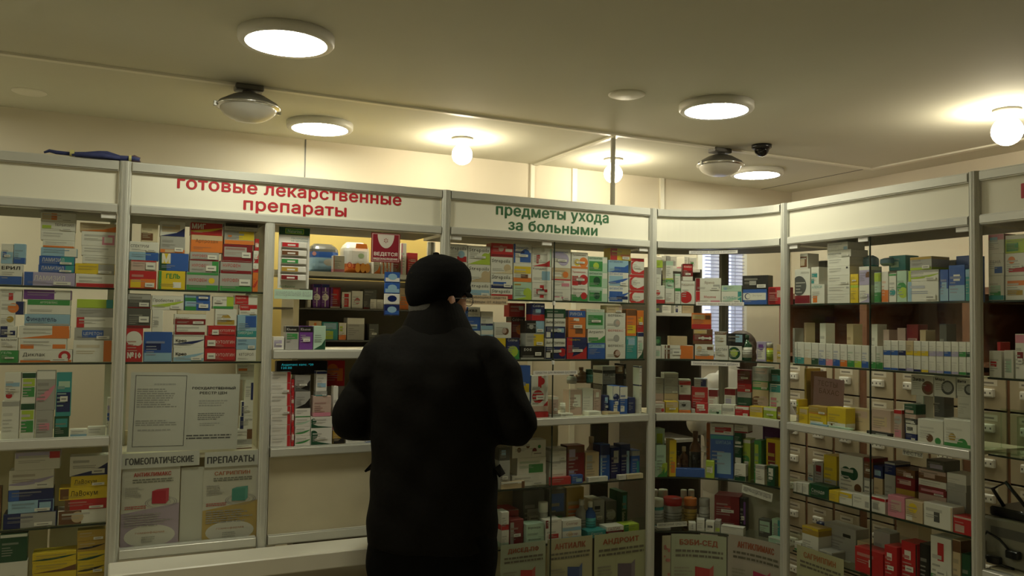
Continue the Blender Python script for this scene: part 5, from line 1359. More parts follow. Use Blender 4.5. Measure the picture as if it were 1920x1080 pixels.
# clear film bag
def prf(mb, w, h):
    for i in range(4):
        z = h*(.35+.14*i); mb.face([(-w*.3, -.002, z), (w*.3, -.002, z+h*.05), (w*.28, -.002, z+h*.09), (-w*.25, -.002, z+h*.04)], colour('s'))
o = pillow_pack('film_bag', BF, 1460+612/4.32, 1460+742/4.32, 430+212/4.32, SH1+.128, .10, .06, ('s', [(.3, 't'), (.9, 's')]), 'shiny pale-blue film bag lying over the lavender box, drawer-backed bay', 'bag', None, prf)
o = pillow_pack('film_bag', BF, 1460+806/4.32, 1460+890/4.32, 430+230/4.32, SH1+.138, .10, .05, ('w', [(.3, 'm'), (.9, 's')]), 'shiny pale film bag above the slim cartons, drawer-backed bay', 'bag', None, prf)
# second shelf: long rows of small cartons, two tiers towards the far post
r = (1460, 430, 4.32)
tints = 'ttaGbPboglbgg'
ent = []
x = 92
for i, c in enumerate(tints):
    ent.append((x, x+56, [(912+3.0*i, 'w B%s30 =%s' % (c, 'e' if i % 2 else c))])); x += 58
row(BF, 'second shelf front row', SH2, r, ent, dep=.035, obj='small_carton', noun='small carton', sticker=False)
ent = []; x = 848
for i, c in enumerate('bbBoByvvbvgG'):
    w = 62
    lst = [(1020+1.5*i, 'w B%s16 =e' % c), (900+1.2*i, 'w B%s34 =e' % (c if i != 4 else 'y'))]
    if i == 3: lst = [(1020, 'w Bv20'), (903, 'a By30')]
    ent.append((x, min(x+w-2, 1566), lst)); x += w-1
row(BF, 'second shelf double row', SH2, r, ent, dep=.035, obj='small_carton', noun='small carton', sticker=False)
row(BF, 'second shelf behind the small cartons', SH2, r, [
    (172, 222, [(755, 'a Bo20')]), (332, 382, [(760, 'w Bs40')]), (550, 604, [(766, 'a Bo40 =n')]), (750, 800, [(768, 'w Bs30')]),
    (846, 896, [(812, 'f')]), (1036, 1130, [(770, 'R Xf10,90,50,70 BP30'), ]), (1142, 1192, [(815, 'a')]), (960, 1028, [(800, 'f XP10,90,10,40')]), (90, 130, [(800, 'e')]), (1300, 1360, [(765, 'E')]),
], d=.085, dep=.05, obj='medicine_carton', noun='carton')
r = (1460, 660, 4.8)
row(BF, 'third shelf', SHM, r, [
    (106, 178, [(560, 'a Xe10,80,20,60'), (500, 'y'), (422, 'y Xl10,90,20,70')], {'d': .04}), (182, 264, [(500, 'y Xa10,90,60,90 By10')], {'d': .04}),
    (268, 432, [(560, 'y Xw10,80,4,40'), (490, 'Y Bo10')], {'d': .03}), (436, 604, [(500, 'y Bw30 Xn20,30,6,24')], {'d': .03}),
    (610, 820, [(510, 'a Xf20,90,60,90')], {'d': .09}), (836, 1010, [(520, 'f Xa10,80,30,70')], {'d': .09}),
    (1036, 1126, [(520, 'f Tr14 Oe50,64,16 XP10,90,6,30')], {'d': .04}), (1130, 1240, [(735, 'B'), (650, 'w XE20,70,30,70 LB10'), (600, 'E Xw10,80,20,60'), (560, 'f', 1132, 1236), (470, 'G Xf10,80,10,40', 1125, 1236)], {'d': .05}),
    (1250, 1480, [(610, 'w On48,24,16 Og80,16,14 =e')], {'d': .03, 'dep': .05}), (1484, 1742, [(612, 'w OY30,36,14 Bg16 Og66,16,20 =e')], {'d': .03, 'dep': .05}),
], dep=.05)
r2 = r
row(BF, 'third shelf raised row', SHM, r, [
    (1236, 1392, [(600, 'w -'), (392, 'w Rg6 LB0 Xk44,92,4,30', 1236, 1308), (210, 'w On76,40,34 OR76,40,20 tk8,60,70,88:Зива', 1190, 1392)], {'d': .11, 'dep': .05}),
    (1396, 1594, [(590, 'w'), (402, 'E', 1398, 1490), (212, 'w OE64,46,34 Oe64,48,24 tk8,50,74,90:Мара', 1396, 1592)], {'d': .11, 'dep': .05}),
    (1600, 1742, [(600, 'w Xe20,70,50,70'), (402, 'w =e', 1608, 1742), (240, 'w OE80,40,30 Oe82,42,20 tk8,60,76,92:Вита')], {'d': .11, 'dep': .05}),
], sticker=False)
# upright triangular sign card
bay_sheet('sign_card', BF, 1524, 1580, 709, 762, .12, lambda mb, w, h: (mb.box(-w/2, w/2, 0, .003, -.05, h, (.36, .22, .24)), put_text(mb, 'ТЕСТЫ', -w*.36, w*.3, h*.74, h*.9, -.001, (.16, .08, .06), keep=False, res=1), put_text(mb, 'БАХАС', -w*.30, w*.36, h*.5, h*.66, -.001, (.16, .08, .06), keep=False, res=1)),
          'tilted maroon-pink sign card standing behind the yellow boxes', 'sign card', rot=rad(3), fixz=SHM+.055)
row(BF, 'third shelf tall rear', SHM, r, [(112, 250, [(142, 'Y -')]), (254, 306, [(172, 'n -')])], d=.16, dep=.08, obj='grey_carton', noun='tall carton', sticker=False)
row(BF, 'third shelf flat packs', SHM, r, [(280, 440, [(655, 's Bt40')]), (446, 640, [(680, 'm')]), (790, 1000, [(720, 'k Xe40,90,20,70')])], d=.02, dep=.02, obj='flat_pack', noun='flat pack')
r = (1460, 850, 4.695)
row(BF, 'fourth shelf front packs', SH3, r, [
    (112, 156, [(250, 'w')]), (160, 206, [(258, 'w')]), (210, 262, [(266, 'w')]), (268, 438, [(282, 'G Lg6 tw12,80,30,66:Сенаде')]), (442, 528, [(330, 'y')]), (532, 646, [(345, 'w Xy0,98,60,98')]), (650, 808, [(368, 'w Xe70,92,16,60')]), (814, 938, [(390, 'w Tr20 Xe10,50,20,60')]),
    (960, 1110, [(378, 'P Xf20,80,30,80')], {'dep': .05}), (1114, 1268, [(420, 'a Oy44,64,24 Xw4,40,4,30')], {'dep': .05}), (1276, 1530, [(452, 'w XE36,56,24,72 Ra6')], {'dep': .06}), (1536, 1700, [(560, 'r Tf12 Xf10,60,10,50')], {'dep': .06}),
], d=.024, dep=.06, obj='small_box', noun='small box', sticker=False)
row(BF, 'fourth shelf middle row', SH3, r, [
    (150, 306, [(90, 'w Xk20,90,56,60 Xs10,90,40,50 Bn20')]), (312, 390, [(80, 'e XR20,80,60,90')]), (396, 510, [(20, 'y Be40')]), (530, 740, [(20, 'w OG30,60,14 OG60,60,14 On80,30,10')]),
    (748, 830, [(220, 'e Xw10,90,40,90'), (40, 'n TR20')]), (836, 916, [(220, 'a'), (110, 'B Xs10,80,20,60')]), (930, 1026, [(190, 'e'), (80, 'B Te16')]), (1030, 1200, [(320, 'Y Xo10,90,30,70'), (212, 'R Xf20,80,40,80'), (140, 'n Xf40,80,10,60')]),
    (1230, 1476, [(370, 'f'), (310, 'R XP10,90,40,80'), (240, 'w BR20'), (150, 'n Tf40 Xf20,60,20,60'), (60, 'E Xv20,90,20,60', 1300, 1460)]), (1480, 1650, [(330, 'e'), (180, 'w =e Be40')]),
], d=.10, dep=.08)
row(BF, 'lowest shelf', SH4, r, [
    (130, 200, [(780, 'w Bg20')]), (206, 350, [(720, 'w'), (650, 'Y Ty30')]), (356, 470, [(860, 'e Tw14')]), (400, 680, [(640, 'e Xk60,84,70,80 Xe20,80,20,60')], {'d': .10}), (690, 800, [(780, 'a')], {'d': .09}),
    (830, 980, [(690, 'e Bs50')], {'d': .11}), (670, 920, [(850, 'r Xw50,60,30,60')], {'d': .03}), (930, 1060, [(820, 'r Xw20,60,60,80')], {'d': .03}), (1060, 1220, [(780, 'r Xw20,60,60,80 Rk10')], {'d': .05}),
    (1040, 1230, [(590, 'c Bn40')], {'d': .16}), (1336, 1520, [(740, 'w Bg36 Xr34,64,60,90')], {'d': .05}), (1530, 1600, [(760, 'a Tn20')], {'d': .05}), (1610, 1690, [(890, 'G')], {'d': .05}), (1240, 1330, [(800, 'k')], {'d': .06}),
], dep=.07)
bottle(BF, 345, 70, 610, SH4, .15, r, 'jar', 'BBB', 'dark blue lidded jar behind the ochre box, drawer-backed lowest shelf', 'medicine_jar', 'jar')
def d_sag(mb, w, h): d_poster('САГРИППИН', (.46, .44, .26), (.08, .26, .2), (.1, .3, .25), (.40, .16, .06))(mb, w, h)
bay_sheet('leaflet', BF, 1494, 1582, 1035, 1180, .012, d_sag, 'tan leaflet with brown heading in the drawer-backed bay', 'leaflet')
bay_sheet('shelf_label', BF, 1692, 1730, 846, 856, .01, d_strip(['тесты'], 'w'), 'short white shelf label under the middle rail, drawer-backed bay', 'shelf label')

# ================================================================== last bay
r = (1800, 280, 2.7)
row(BG, 'upper shelf', SH1, r, [
    (112, 222, [(640, 'w Xm14,80,30,60 Bt20 Xg10,80,20,36'), (530, 'w Xb40,90,10,40 te10,80,56,70:ТЕНА'), (430, 'w TP30 Xs10,60,60,84')]), (228, 340, [(640, 'w Xo10,90,60,80 XY10,80,20,40'), (525, 'w Xr16,90,16,36 Oo30,70,16'), (432, 'l Tw24 Xg6,60,10,56')]),
], dep=.06)
row(BG, 'second shelf', SH2, r, [(118, 210, [(1020, 'w Xr10,60,40,60')]), (222, 270, [(1018, 'w Xm20,80,20,70')]), (278, 330, [(935, 'w TP20 XR20,80,40,60')]), (150, 205, [(975, 'r')], {'d': .12})], dep=.05, obj='small_carton', noun='small carton')
# cabled device on the lower shelf
zsh = zg+.0036
p = at_x(1905, 1040, RX+.08)
t = empty('cabled_device', (RX+.05, p.y, zsh), -math.pi/2); tag(t, 'grey boxy appliance with black top and cables in the last bay', 'appliance')
hd = at_x(1885, 975, RX+.05).z-zsh
mb = MB(); mb.box(-.085, .30, 0, .20, 0.004, hd, (.26, .24, .19), 0, .006); mb.build('housing', mat('grey_casing', (.26, .245, .19), .45), t)
mb = MB(); mb.box(-.08, .30, .02, .19, hd, hd+.03, (0, 0, 0), 0, .006); mb.build('black_tray', M_BLACK, t)
mb = MB(); mb.box(-.06, .10, -.001, .001, hd*.62, hd*.82); mb.build('dark_grille', M_DGREY, t)
mb = MB(); mb.tube([(.02, -.015, hd*.35), (-.02, -.018, hd*.6), (-.06, -.018, hd*.7), (-.085, -.012, hd*.45), (-.07, -.014, hd*.15), (-.05, -.015, .012), (.02, -.012, .008)], .004, 8); mb.build('cable', M_BLACK, t)
for q in ((.02, hd*.35), (-.04, hd*.14)):
    mb = MB(); mb.box(q[0]-.02, q[0]+.02, -.025, -.003, q[1]-.012, q[1]+.012, bev=.003); mb.build('plug', M_BLACK, t)
mb = MB(); mb.tube([(-.05, .05, hd+.03), (-.08, .04, hd+.08), (-.03, .03, hd+.11), (.03, .04, hd+.04)], .006, 8); mb.build('cable', M_BLACK, t)
row(BG, 'lower shelf rear', zsh, (1800, 660, 2.573), [(108, 190, [(800, 'n Xf20,80,40,70'), (740, 'f')])], d=.2, dep=.05)
# clear acrylic stand on the middle shelf
t = empty('acrylic_stand', (RX+.06, at_x(1874, 830, RX+.06).y, SHM+.0006), -math.pi/2); tag(t, 'clear greenish acrylic stand on the last bay middle shelf', 'display stand')
for nm, b in (('base_plate', (-.06, .06, 0, .10, 0, .004)), ('back_plate', (-.06, .06, .096, .10, .004, .13)), ('side_plate', (-.06, -.056, 0, .096, .004, .12)), ('side_plate', (.056, .06, 0, .096, .004, .12))):
    mb = MB(); mb.box(*b); mb.build(nm, M_SHELFGLASS, t)

# ================================================================== drawer cabinets behind
CX = 3.42
cab = empty('drawer_cabinet', (CX, .62, 0), -math.pi/2); tag(cab, 'brown wooden cabinet with many cream labelled drawers behind the glass bays', 'drawer cabinet')
CWd, COLS, ROWS = 2.25, 12, 8
cw = CWd/COLS; zh = 1.34; rh = (zh-.14)/ROWS
mb = MB(); mb.box(0, CWd, .02, .40, .0, .10); mb.box(0, CWd, .38, .40, .1, zh+.36); mb.box(0, CWd, -.004, .40, zh-.002, zh+.016); mb.box(-.03, CWd+.03, -.02, .40, 1.655, 1.685)
for c in range(0, COLS+1):
    big = c % 3 == 0
    mb.box(c*cw-(.022 if big else .006), c*cw+(.022 if big else .006), 0, .39, .1, zh-.002)
    if big: mb.box(c*cw-.022, c*cw+.022, 0, .39, zh+.016, 1.655)
mb.build('carcass', M_BROWN, cab)
dsrc = None
for c in range(COLS):
    ga = .024 if c % 3 == 0 else .008; gb = .024 if c % 3 == 2 else .008
    for k in range(ROWS):
        x0, x1 = c*cw+ga, (c+1)*cw-gb; z0 = .105+k*rh
        mb = MB(); w = x1-x0
        mb.box(-w/2, w/2, -.006, .30, .004, rh-.004, bev=.002)
        o = mb.build('drawer', M_DRAWER, cab, ((x0+x1)/2, 0, z0))
        hb = MB(); hb.box(-.032, .032, -.026, -.006, rh*.38, rh*.62, bev=.003); hb.box(-.026, .026, -.028, -.026, rh*.42, rh*.58)
        for s in (-.022, .0, .022): hb.box(s-.003, s+.003, -.0285, -.028, rh*.47, rh*.53, m=1)
        hb.build('handle', [M_WHITE, M_DGREY], o)
        lb = MB(); lb.box(-w*.26, w*.26, -.0068, -.006, rh*.70, rh*.88, (.6, .56, .46)); lb.box(-w*.2, w*.16, -.0071, -.0068, rh*.76, rh*.81, (.2, .18, .15)); lb.build('drawer_card', M_PAPER, o)
# blue strap bundle lying on the header of the plain bay
zt_ = ZT+.0
pts = []
P = lambda px, py: at_y(px, py, .0)
t = empty('strap_bundle', (P(170, 298).x, .0, ZT)); tag(t, 'tied bundle of dark blue straps lying on the header top', 'strap bundle')
def lp(px, dz, dy=0.0): return (P(px, 295).x-P(170, 298).x, dy, dz)
mb = MB(); mb.tube([lp(82, .006), (lp(92, .013)), lp(105, .010), lp(130, .009), lp(160, .012), lp(185, .015), lp(200, .016), lp(225, .010), lp(250, .012), lp(262, .010)], [.003, .005, .006, .006, .008, .012, .013, .009, .008, .007], 10); mb.tube([lp(135, .006, -.009), lp(160, .007, -.012), lp(190, .010, -.013), lp(225, .008, -.010)], [.004, .007, .008, .005], 8); mb.tube([lp(140, .006, .009), lp(170, .008, .012), lp(200, .010, .012), lp(235, .007, .008)], [.004, .007, .008, .005], 8)
mb.build('strap', mat('navy_webbing', (.03, .04, .13), .8, 0, .3, 60), t)
mb = MB()
lo = [lp(240, .012)]
mb.tube([lp(242, .014), lp(252, .020), lp(262, .014), lp(263, .006), lp(252, .005), lp(242, .008)], .0045, 8); mb.build('buckle_loop', mat('brown_webbing', (.10, .06, .07), .7), t)
for px, w in ((135, .013), (244, .008)):
    mb = MB(); c = lp(px, 0)
    n = 14
    for i in range(n):
        a0, a1 = 2*math.pi*i/n, 2*math.pi*(i+1)/n
        f = lambda a, R: (R*1.15*math.cos(a), .0105+R*math.sin(a))
        A, B = f(a0, .0115), f(a1, .0115)
        mb.face([(c[0]-w/2, A[0], A[1]), (c[0]+w/2, A[0], A[1]), (c[0]+w/2, B[0], B[1]), (c[0]-w/2, B[0], B[1])])
    mb.build('tie_band', mat('yellow_tape', (.55, .52, .20), .6), t)
# ================================================================== rear shelf behind the corner bay
p0 = at_y(1222, 600, .62); p1 = at_y(1312, 600, .62)
ws = empty('open_shelf_unit', (p0.x, .62, 0)); tag(ws, 'dark-backed open shelf unit with white shelves behind the corner bay', 'shelf unit')
wz = [at_y(1270, 503, .62).z, at_y(1270, 587, .62).z]
L = p1.x-p0.x
for z in wz+[.9, .5]:
    mb = MB(); mb.box(0, L, 0, .26, z-.016, z); mb.build('shelf', M_WHITE, ws)
for z0, z1 in ((.02, wz[1]-.016), (wz[1], wz[0]-.016)):
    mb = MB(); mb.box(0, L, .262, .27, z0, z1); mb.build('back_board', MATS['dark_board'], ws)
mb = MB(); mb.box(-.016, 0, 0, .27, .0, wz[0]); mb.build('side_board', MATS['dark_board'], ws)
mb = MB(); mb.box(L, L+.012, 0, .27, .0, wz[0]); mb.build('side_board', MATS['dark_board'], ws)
REF['rear unit'] = ('green bay', 1)
BR = Bay('y', 'rear unit')
r = (1210, 440, 4.3185)
row(BR, 'upper shelf', wz[0], r, [(80, 128, [(180, 'w')]), (132, 168, [(172, 'w Xe20,80,20,60')]), (172, 200, [(170, 'e')]), (204, 256, [(176, 'w Xe20,80,20,60')]), (316, 350, [(176, 'w BP20')]), (354, 416, [(186, 'w Xg20,60,30,60')])], d=.64, dep=.10, maxdep=.12)
row(BR, 'lower shelf', wz[1], r, [(76, 128, [(575, 'E Xl20,70,30,60')]), (136, 210, [(572, 'w')]), (232, 296, [(576, 'w XB20,50,10,60')]), (300, 392, [(574, 'a')])], d=.64, dep=.10, maxdep=.12)

# ================================================================== people
M_SKIN = mat('skin', (.50, .27, .18), .55, 0, .06, 30)
M_COAT = mat('black_coat_cloth', (.0055, .0048, .0038), .8, 0, .25, 60, .15, .12)
M_TROUSER = mat('black_trouser_cloth', (.003, .003, .003), .85, 0, .2, 60, .1, .1)
M_CAP = mat('black_cap_felt', (.004, .0038, .0036), .9, 0, .2, 80, .2, .08)
M_HAIRG = mat('grey_hair', (.09, .085, .075), .7, 0, .3, 90, .3)
M_HAIRB = mat('brown_hair', (.045, .022, .012), .6, 0, .3, 90, .3)
M_SMOCK = mat('white_smock_cloth', (.6, .6, .58), .8, 0, .04, 20)
M_EYE = mat('eye_white', (.7, .68, .64), .2)
M_LIP = mat('lip', (.36, .13, .10), .5)

def ell(mb, c, r, n=18, rz=0.0, rx=0.0):
    R = Matrix.Rotation(rz, 3, 'Z') @ Matrix.Rotation(rx, 3, 'X'); b = len(mb.v); m = n//2
    for i in range(1, m):
        a = math.pi*i/m
        for k in range(n):
            t = 2*math.pi*k/n
            p = R @ Vector((r[0]*math.sin(a)*math.cos(t), r[1]*math.sin(a)*math.sin(t), -r[2]*math.cos(a)))
            mb.v.append((c[0]+p.x, c[1]+p.y, c[2]+p.z))
    lo = len(mb.v); p = R @ Vector((0, 0, -r[2])); mb.v.append((c[0]+p.x, c[1]+p.y, c[2]+p.z)); p = R @ Vector((0, 0, r[2])); mb.v.append((c[0]+p.x, c[1]+p.y, c[2]+p.z))
    F = []
    for i in range(m-2):
        for k in range(n): F.append((b+i*n+k, b+i*n+(k+1) % n, b+(i+1)*n+(k+1) % n, b+(i+1)*n+k))
    for k in range(n): F.append((lo, b+(k+1) % n, b+k)); F.append((lo+1, b+(m-2)*n+k, b+(m-2)*n+(k+1) % n))
    for f in F: mb.f.append(f); mb.c.append((.8, .8, .8)); mb.m.append(0); mb.s.append(True)
def loft(mb, rings, n=28, ex=2.5, col=(.8, .8, .8)):
    """rings = (z, rx, ry, cx, cy)"""
    b = len(mb.v)
    for z, rx, ry, cx, cy in rings:
        for k in range(n):
            t = 2*math.pi*k/n; c, s = math.cos(t), math.sin(t)
            mb.v.append((cx+rx*math.copysign(abs(c)**(2/ex), c), cy+ry*math.copysign(abs(s)**(2/ex), s), z))
    N = len(rings)
    for i in range(N-1):
        for k in range(n):
            mb.f.append((b+i*n+k, b+i*n+(k+1) % n, b+(i+1)*n+(k+1) % n, b+(i+1)*n+k)); mb.c.append(col); mb.m.append(0); mb.s.append(True)
    for i, rev in ((0, 1), (N-1, 0)):
        f = tuple(b+i*n+k for k in range(n)); mb.f.append(f[::-1] if rev else f); mb.c.append(col); mb.m.append(0); mb.s.append(True)
def limb(mb, pts, rs, n=14):
    mb.tube(pts, list(rs), n)
    for p, r in zip(pts, rs): ell(mb, p, (r, r, r), 12)
def fuse(mb, name, m, parent, voxel, smooth=4, warp=None, loc=(0, 0, 0), rz=0.0, factor=.5):
    """joins overlapping closed shapes into ONE continuous surface"""
    me = bpy.data.meshes.new(name+'_parts'); me.from_pydata(mb.v, [], mb.f); me.update()
    o = bpy.data.objects.new(name+'_parts', me); COL.objects.link(o)
    rm = o.modifiers.new('r', 'REMESH'); rm.mode = 'VOXEL'; rm.voxel_size = voxel
    if smooth:
        sm = o.modifiers.new('s', 'SMOOTH'); sm.iterations = smooth; sm.factor = factor
    dg = bpy.context.evaluated_depsgraph_get(); dg.update()
    ev = o.evaluated_get(dg); res = bpy.data.meshes.new_from_object(ev)
    bpy.data.objects.remove(o); bpy.data.meshes.remove(me)
    res.name = name
    if warp:
        for v in res.vertices: v.co = warp(v.co.copy())
    res.polygons.foreach_set('use_smooth', [True]*len(res.polygons))
    res.materials.clear(); res.materials.append(m); res.update()
    q = bpy.data.objects.new(name, res); COL.objects.link(q); q.location = loc; q.rotation_euler = (0, 0, rz)
    if parent is not None: q.parent = parent
    return q
def person(loc, rz, head_yaw, label, cap, hair_m, top_m, leg_m, sc=1.0, collar=True, long_hair=False):
    HZ = 1.474
    hr = Matrix.Translation((0, .015, HZ)) @ Matrix.Rotation(head_yaw, 4, 'Z')
    def H_(mb0, mb):
        for v in mb.v: pass
    # ---- body, one continuous surface
    b = MB(); h = MB()
    ell(h, (0, -.012, .128), (.076, .094, .088)); ell(h, (0, .030, .062), (.056, .058, .062)); ell(h, (0, .072, .016), (.026, .022, .019)); ell(h, (0, .05, .10), (.066, .045, .06))
    ell(h, (0, .097, .078), (.014, .017, .014)); h.tube([(0, .088, .112), (0, .100, .082)], [.007, .012], 10); ell(h, (0, .086, .118), (.05, .014, .010))
    ell(h, (0, .084, .046), (.024, .010, .006)); ell(h, (0, .082, .036), (.021, .010, .007)); ell(h, (.036, .066, .074), (.022, .02, .022)); ell(h, (-.036, .066, .074), (.022, .02, .022))
    for s in (-1, 1): ell(h, (s*.079, -.008, .088), (.010, .019, .031), 14, s*.25); ell(h, (s*.081, -.004, .064), (.008, .010, .010), 10)
    h.tube([(0, -.014, -.09), (0, -.012, .06)], [.060, .054], 18)
    for v in h.v:
        p = hr @ Vector(v); b.v.append(tuple(p))
    for f in h.f: b.f.append(f); b.c.append((.8, .8, .8)); b.m.append(0); b.s.append(True)
    loft(b, [(.80, .155, .115, 0, 0), (.95, .165, .12, 0, 0), (1.08, .15, .11, 0, 0), (1.25, .17, .115, 0, 0), (1.36, .175, .11, 0, 0), (1.42, .13, .085, 0, 0), (1.47, .07, .065, 0, .0)])
    for s in (-1, 1):
        limb(b, [(s*.165, 0, 1.375), (s*.262, -.03, 1.165)], [.052, .042]); limb(b, [(s*.262, -.03, 1.165), (s*.10, .235, 1.145)], [.042, .027])
        limb(b, [(s*.09, .005, .84), (s*.10, .01, .47), (s*.10, -.01, .10)], [.085, .055, .042]); ell(b, (s*.10, .05, .05), (.042, .11, .04))
        # hand: palm, four bent fingers of unequal length, thumb from the side of the palm
        wv = Vector((s*.10, .235, 1.145)); fd = Vector((-s*.52, .85, .03)).normalized(); up = Vector((0, 0, 1)); sd = fd.cross(up).normalized()*1.0
        pc = wv+fd*.048; ell(b, tuple(pc), (.036, .046, .018), 14, math.atan2(fd.y, fd.x)-math.pi/2)
        side = Vector((fd.y, -fd.x, 0))*s      # towards the little finger
        for i, (ln, off) in enumerate(((.066, -.030), (.076, -.010), (.071, .010), (.056, .029))):
            base = wv+fd*.085+side*off
            j1 = base+fd*ln*.42+up*-.006; j2 = j1+(fd*.75-up*.6).normalized()*ln*.33; j3 = j2+(fd*.25-up*.95).normalized()*ln*.28
            limb(b, [tuple(wv+fd*.05+side*off*.8), tuple(base), tuple(j1), tuple(j2), tuple(j3)], [.010, .0095, .0088, .008, .0072], 10)
        t0 = wv+fd*.025-side*.028; t1 = t0+(fd*.5-side*.7-up*.25).normalized()*.036; t2 = t1+(fd*.85-side*.2-up*.25).normalized()*.030
        limb(b, [tuple(t0), tuple(t1), tuple(t2)], [.012, .0105, .0085], 10)
    root = fuse(b, 'person', M_SKIN, None, .0055, 2, loc=loc, rz=rz)
    root.scale = (sc, sc, sc)
    tag(root, label, 'person')
    def on_head(mb):
        mb.v = [tuple(hr @ Vector(v)) for v in mb.v]; return mb
    # ---- face pieces and hair
    for s in (-1, 1):
        mb = MB(); ell(mb, (s*.031, .079, .101), (.0125, .012, .0115), 14); on_head(mb).build('eye', M_EYE, root)
        mb = MB(); ell(mb, (s*.031, .0895, .101), (.0055, .003, .0055), 12); on_head(mb).build('iris', M_BLACK, root)
    mb = MB(); ell(mb, (0, .0935, .0412), (.019, .004, .0045), 12); on_head(mb).build('lips', M_LIP, root)
    hb = MB()
    if long_hair:
        ell(hb, (0, -.022, .142), (.088, .100, .088)); ell(hb, (0, -.06, .06), (.08, .06, .10)); ell(hb, (0, -.10, .12), (.045, .045, .045))
        warp = None
    else:
        ell(hb, (0, -.024, .130), (.080, .090, .084)); ell(hb, (0, -.062, .072), (.062, .038, .045))
    on_head(hb); fuse(hb, 'hair', hair_m, root, .006, 3)
    # ---- clothes
    tb = MB()
    loft(tb, [(.70, .16, .13, 0, 0), (.80, .195, .14, 0, 0), (.95, .185, .135, 0, 0)])
    for s in (-1, 1): loft(tb, [(.035, .078, .095, s*.108, .0), (.25, .076, .088, s*.108, 0), (.46, .082, .092, s*.107, .012), (.66, .096, .108, s*.109, .004), (.72, .1015, .118, s*.108, 0), (.85, .102, .13, s*.105, 0)], 22, 2.3)
    def fold_leg(v):
        k = math.sin(v.z*38+v.x*20)*.0025; return Vector((v.x+k, v.y+k, v.z))
    fuse(tb, 'trousers', leg_m, root, .010, 3, fold_leg)
    for s in (-1, 1):
        mb = MB(); ell(mb, (s*.108, .06, .035), (.047, .135, .040), 20); ell(mb, (s*.108, -.03, .05), (.042, .055, .05), 16)
        q = fuse(mb, 'shoe', M_BLACK, root, .008, 2, lambda v: Vector((v.x, v.y, max(v.z, .002))))
    cb = MB()
    loft(cb, [(.783, .208, .152, 0, 0), (.86, .211, .155, 0, 0), (.95, .206, .155, 0, 0), (1.03, .200, .152, 0, -.002), (1.12, .199, .150, 0, -.006), (1.20, .203, .148, 0, -.01), (1.30, .206, .142, 0, -.014), (1.37, .203, .128, 0, -.014), (1.42, .178, .108, 0, -.010), (1.455, .142, .092, 0, -.006), (1.49, .100, .080, 0, 0), (1.515, .078, .072, 0, .004)], 36, 2.45)
    for s in (-1, 1):
        limb(cb, [(s*.165, -.012, 1.385), (s*.205, -.02, 1.325), (s*.248, -.03, 1.24), (s*.272, -.035, 1.172)], [.076, .077, .068, .062], 18)
        limb(cb, [(s*.272, -.035, 1.172), (s*.225, .06, 1.155), (s*.125, .205, 1.148)], [.062, .057, .047], 18)
    def fold_coat(v):
        a = math.atan2(v.y, v.x)
        side = abs(v.x) > .20 and v.z > 1.08
        k = (math.sin(v.z*46+v.x*30+v.y*14)*.0028+math.sin(v.z*23-v.x*41)*.0022)*(1.5 if side else .8)
        n = Vector((v.x, v.y, 0)); n = n.normalized() if n.length > 1e-4 else n
        v = v+n*k
        if v.y < 0 and abs(v.x) < .006 and v.z < 1.47: v.y += .0035*(1-abs(v.x)/.006)     # centre back seam
        if v.y < 0 and abs(v.x) < .004 and v.z < 1.0: v.y += .004                         # vent
        return v
    coat = fuse(cb, 'coat', top_m, root, .0085, 4, fold_coat)
    # collar, thick and open at the front
    mb = MB(); n = 40; A0, A1 = rad(112), rad(428); ring = []
    for i in range(n+1):
        t = A0+(A1-A0)*i/n; c, s = math.cos(t), math.sin(t); back = .5-.5*s
        zb_, zt_ = 1.462, 1.530+.042*back
        prof = [(.100, .085, zb_), (.128, .104, zb_-.006), (.102, .092, zb_+(zt_-zb_)*.5), (.081, .081, zt_), (.072, .073, zt_-.002), (.080, .077, zb_+(zt_-zb_)*.5)]
        ring.append([(rx*c, .006+ry*s, z) for rx, ry, z in prof])
    for i in range(n):
        for k in range(6): mb.face([ring[i][k], ring[i+1][k], ring[i+1][(k+1) % 6], ring[i][(k+1) % 6]], (.8, .8, .8), 0, True)
    mb.face(ring[0]); mb.face(ring[n][::-1]); mb.build('collar', top_m, coat)
    for s in (-1, 1):      # pocket flaps standing away at the waist, cuffs
        mb = MB(); f = [(s*.196, -.03, 1.035), (s*.203, .05, 1.035), (s*.222, .05, 1.005), (s*.218, -.03, 1.010)]
        g = [(x+s*.005, y, z+.004) for x, y, z in f]
        mb.mesh(f+g, [(0, 1, 2, 3), (7, 6, 5, 4), (0, 4, 5, 1), (1, 5, 6, 2), (2, 6, 7, 3), (3, 7, 4, 0)]); mb.build('pocket_flap', top_m, coat)
        mb = MB(); mb.tube([(s*.135, .19, 1.148), (s*.118, .216, 1.1475)], [.0495, .0485], 20); mb.build('cuff', top_m, coat)
    if cap:
        cm = MB()
        # soft crown pulled towards the peak
        loft(cm, [(.074, .068, .082, 0, -.020), (.094, .083, .098, 0, -.016), (.124, .098, .114, 0, -.006), (.154, .103, .119, 0, .002), (.184, .098, .113, 0, .002), (.211, .081, .094, 0, -.002), (.232, .052, .062, 0, -.008), (.245, .018, .022, 0, -.012)], 34, 2.05)
        ell(cm, (0, .066, .128), (.072, .058, .036), 20, 0, -.30)
        def tilt(v):
            p = Vector(v); p.z += (p.y+.02)*.10 if p.y > -.02 else (p.y+.02)*.06
            return p
        cm.v = [tuple(tilt((v[0]*.96, v[1]*.96, v[2]))) for v in cm.v]
        on_head(cm)
        capo = fuse(cm, 'flat_cap', M_CAP, root, .006, 4)
        vb = MB(); N = 18; top = []; bot = []
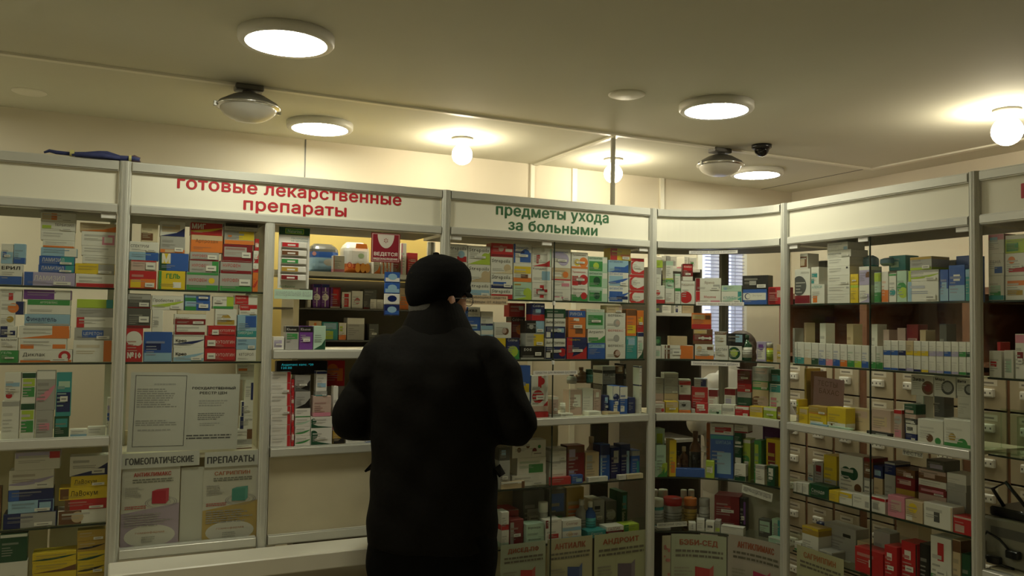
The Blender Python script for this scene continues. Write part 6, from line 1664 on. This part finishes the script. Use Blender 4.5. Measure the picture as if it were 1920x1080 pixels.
        for i in range(N+1):
            t = math.pi*(.08+.84*i/N); row_ = []
            for j in range(5):
                k = j/4; x = math.cos(t)*(.074+.002*k); y = .042+math.sin(t)*(.050+.034*k); z = .134-.012*k*k-.012*abs(math.cos(t))
                row_.append((x, y, z))
            top.append(row_); bot.append([(x, y, z-.006) for x, y, z in row_])
        for i in range(N):
            for j in range(4):
                vb.face([top[i][j], top[i+1][j], top[i+1][j+1], top[i][j+1]][::-1], (.8, .8, .8), 0, True); vb.face([bot[i][j], bot[i+1][j], bot[i+1][j+1], bot[i][j+1]], (.8, .8, .8), 0, True)
            vb.face([top[i][4], top[i+1][4], bot[i+1][4], bot[i][4]][::-1], (.8, .8, .8), 0, True); vb.face([top[i][0], top[i+1][0], bot[i+1][0], bot[i][0]])
        for i in (0, N): vb.face([top[i][0], top[i][4], bot[i][4], bot[i][0]])
        on_head(vb).build('peak', M_CAP, capo)
        mb = MB(); ell(mb, (0, -.012, .247), (.011, .011, .006), 14); on_head(mb).build('cap_button', M_CAP, capo)
        gl = empty('spectacles', (0, 0, 0), 0, root)
        for s in (-1, 1):
            mb = MB(); c = Vector((s*.033, .106, .096))
            pts = [(c.x+.024*math.cos(a), c.y-.004*abs(math.cos(a)), c.z+.017*math.sin(a)) for a in [2*math.pi*i/20 for i in range(21)]]
            mb.tube(pts, .0014, 6); on_head(mb).build('rim', M_DGREY, gl)
            mb = MB(); mb.tube([(s*.057, .102, .100), (s*.078, .06, .103), (s*.084, -.005, .101), (s*.085, -.02, .088)], .0013, 6); on_head(mb).build('temple', M_DGREY, gl)
            mb = MB(); mb.face([(c.x+.0225*math.cos(a), c.y-.003, c.z+.0155*math.sin(a)) for a in [2*math.pi*i/20 for i in range(20)]]); on_head(mb).build('lens', M_GLASS, gl)
        mb = MB(); mb.tube([(-.010, .106, .100), (0, .109, .103), (.010, .106, .100)], .0014, 6); on_head(mb).build('bridge', M_DGREY, gl)
    return root
MANX = at_y(817, 700, -.40).x
person((MANX, -.40, 0), rad(-33), rad(-40), 'man in black coat and flat cap seen from behind at the counter', True, M_HAIRG, M_COAT, M_TROUSER)
q = at_y(1388, 615, .30)
person((q.x, .30, 0), rad(-15), 0.0, 'brown-haired person in white smock, mostly hidden behind the corner bay cartons', False, M_HAIRB, M_SMOCK, M_SMOCK, q.z/1.716, long_hair=True)
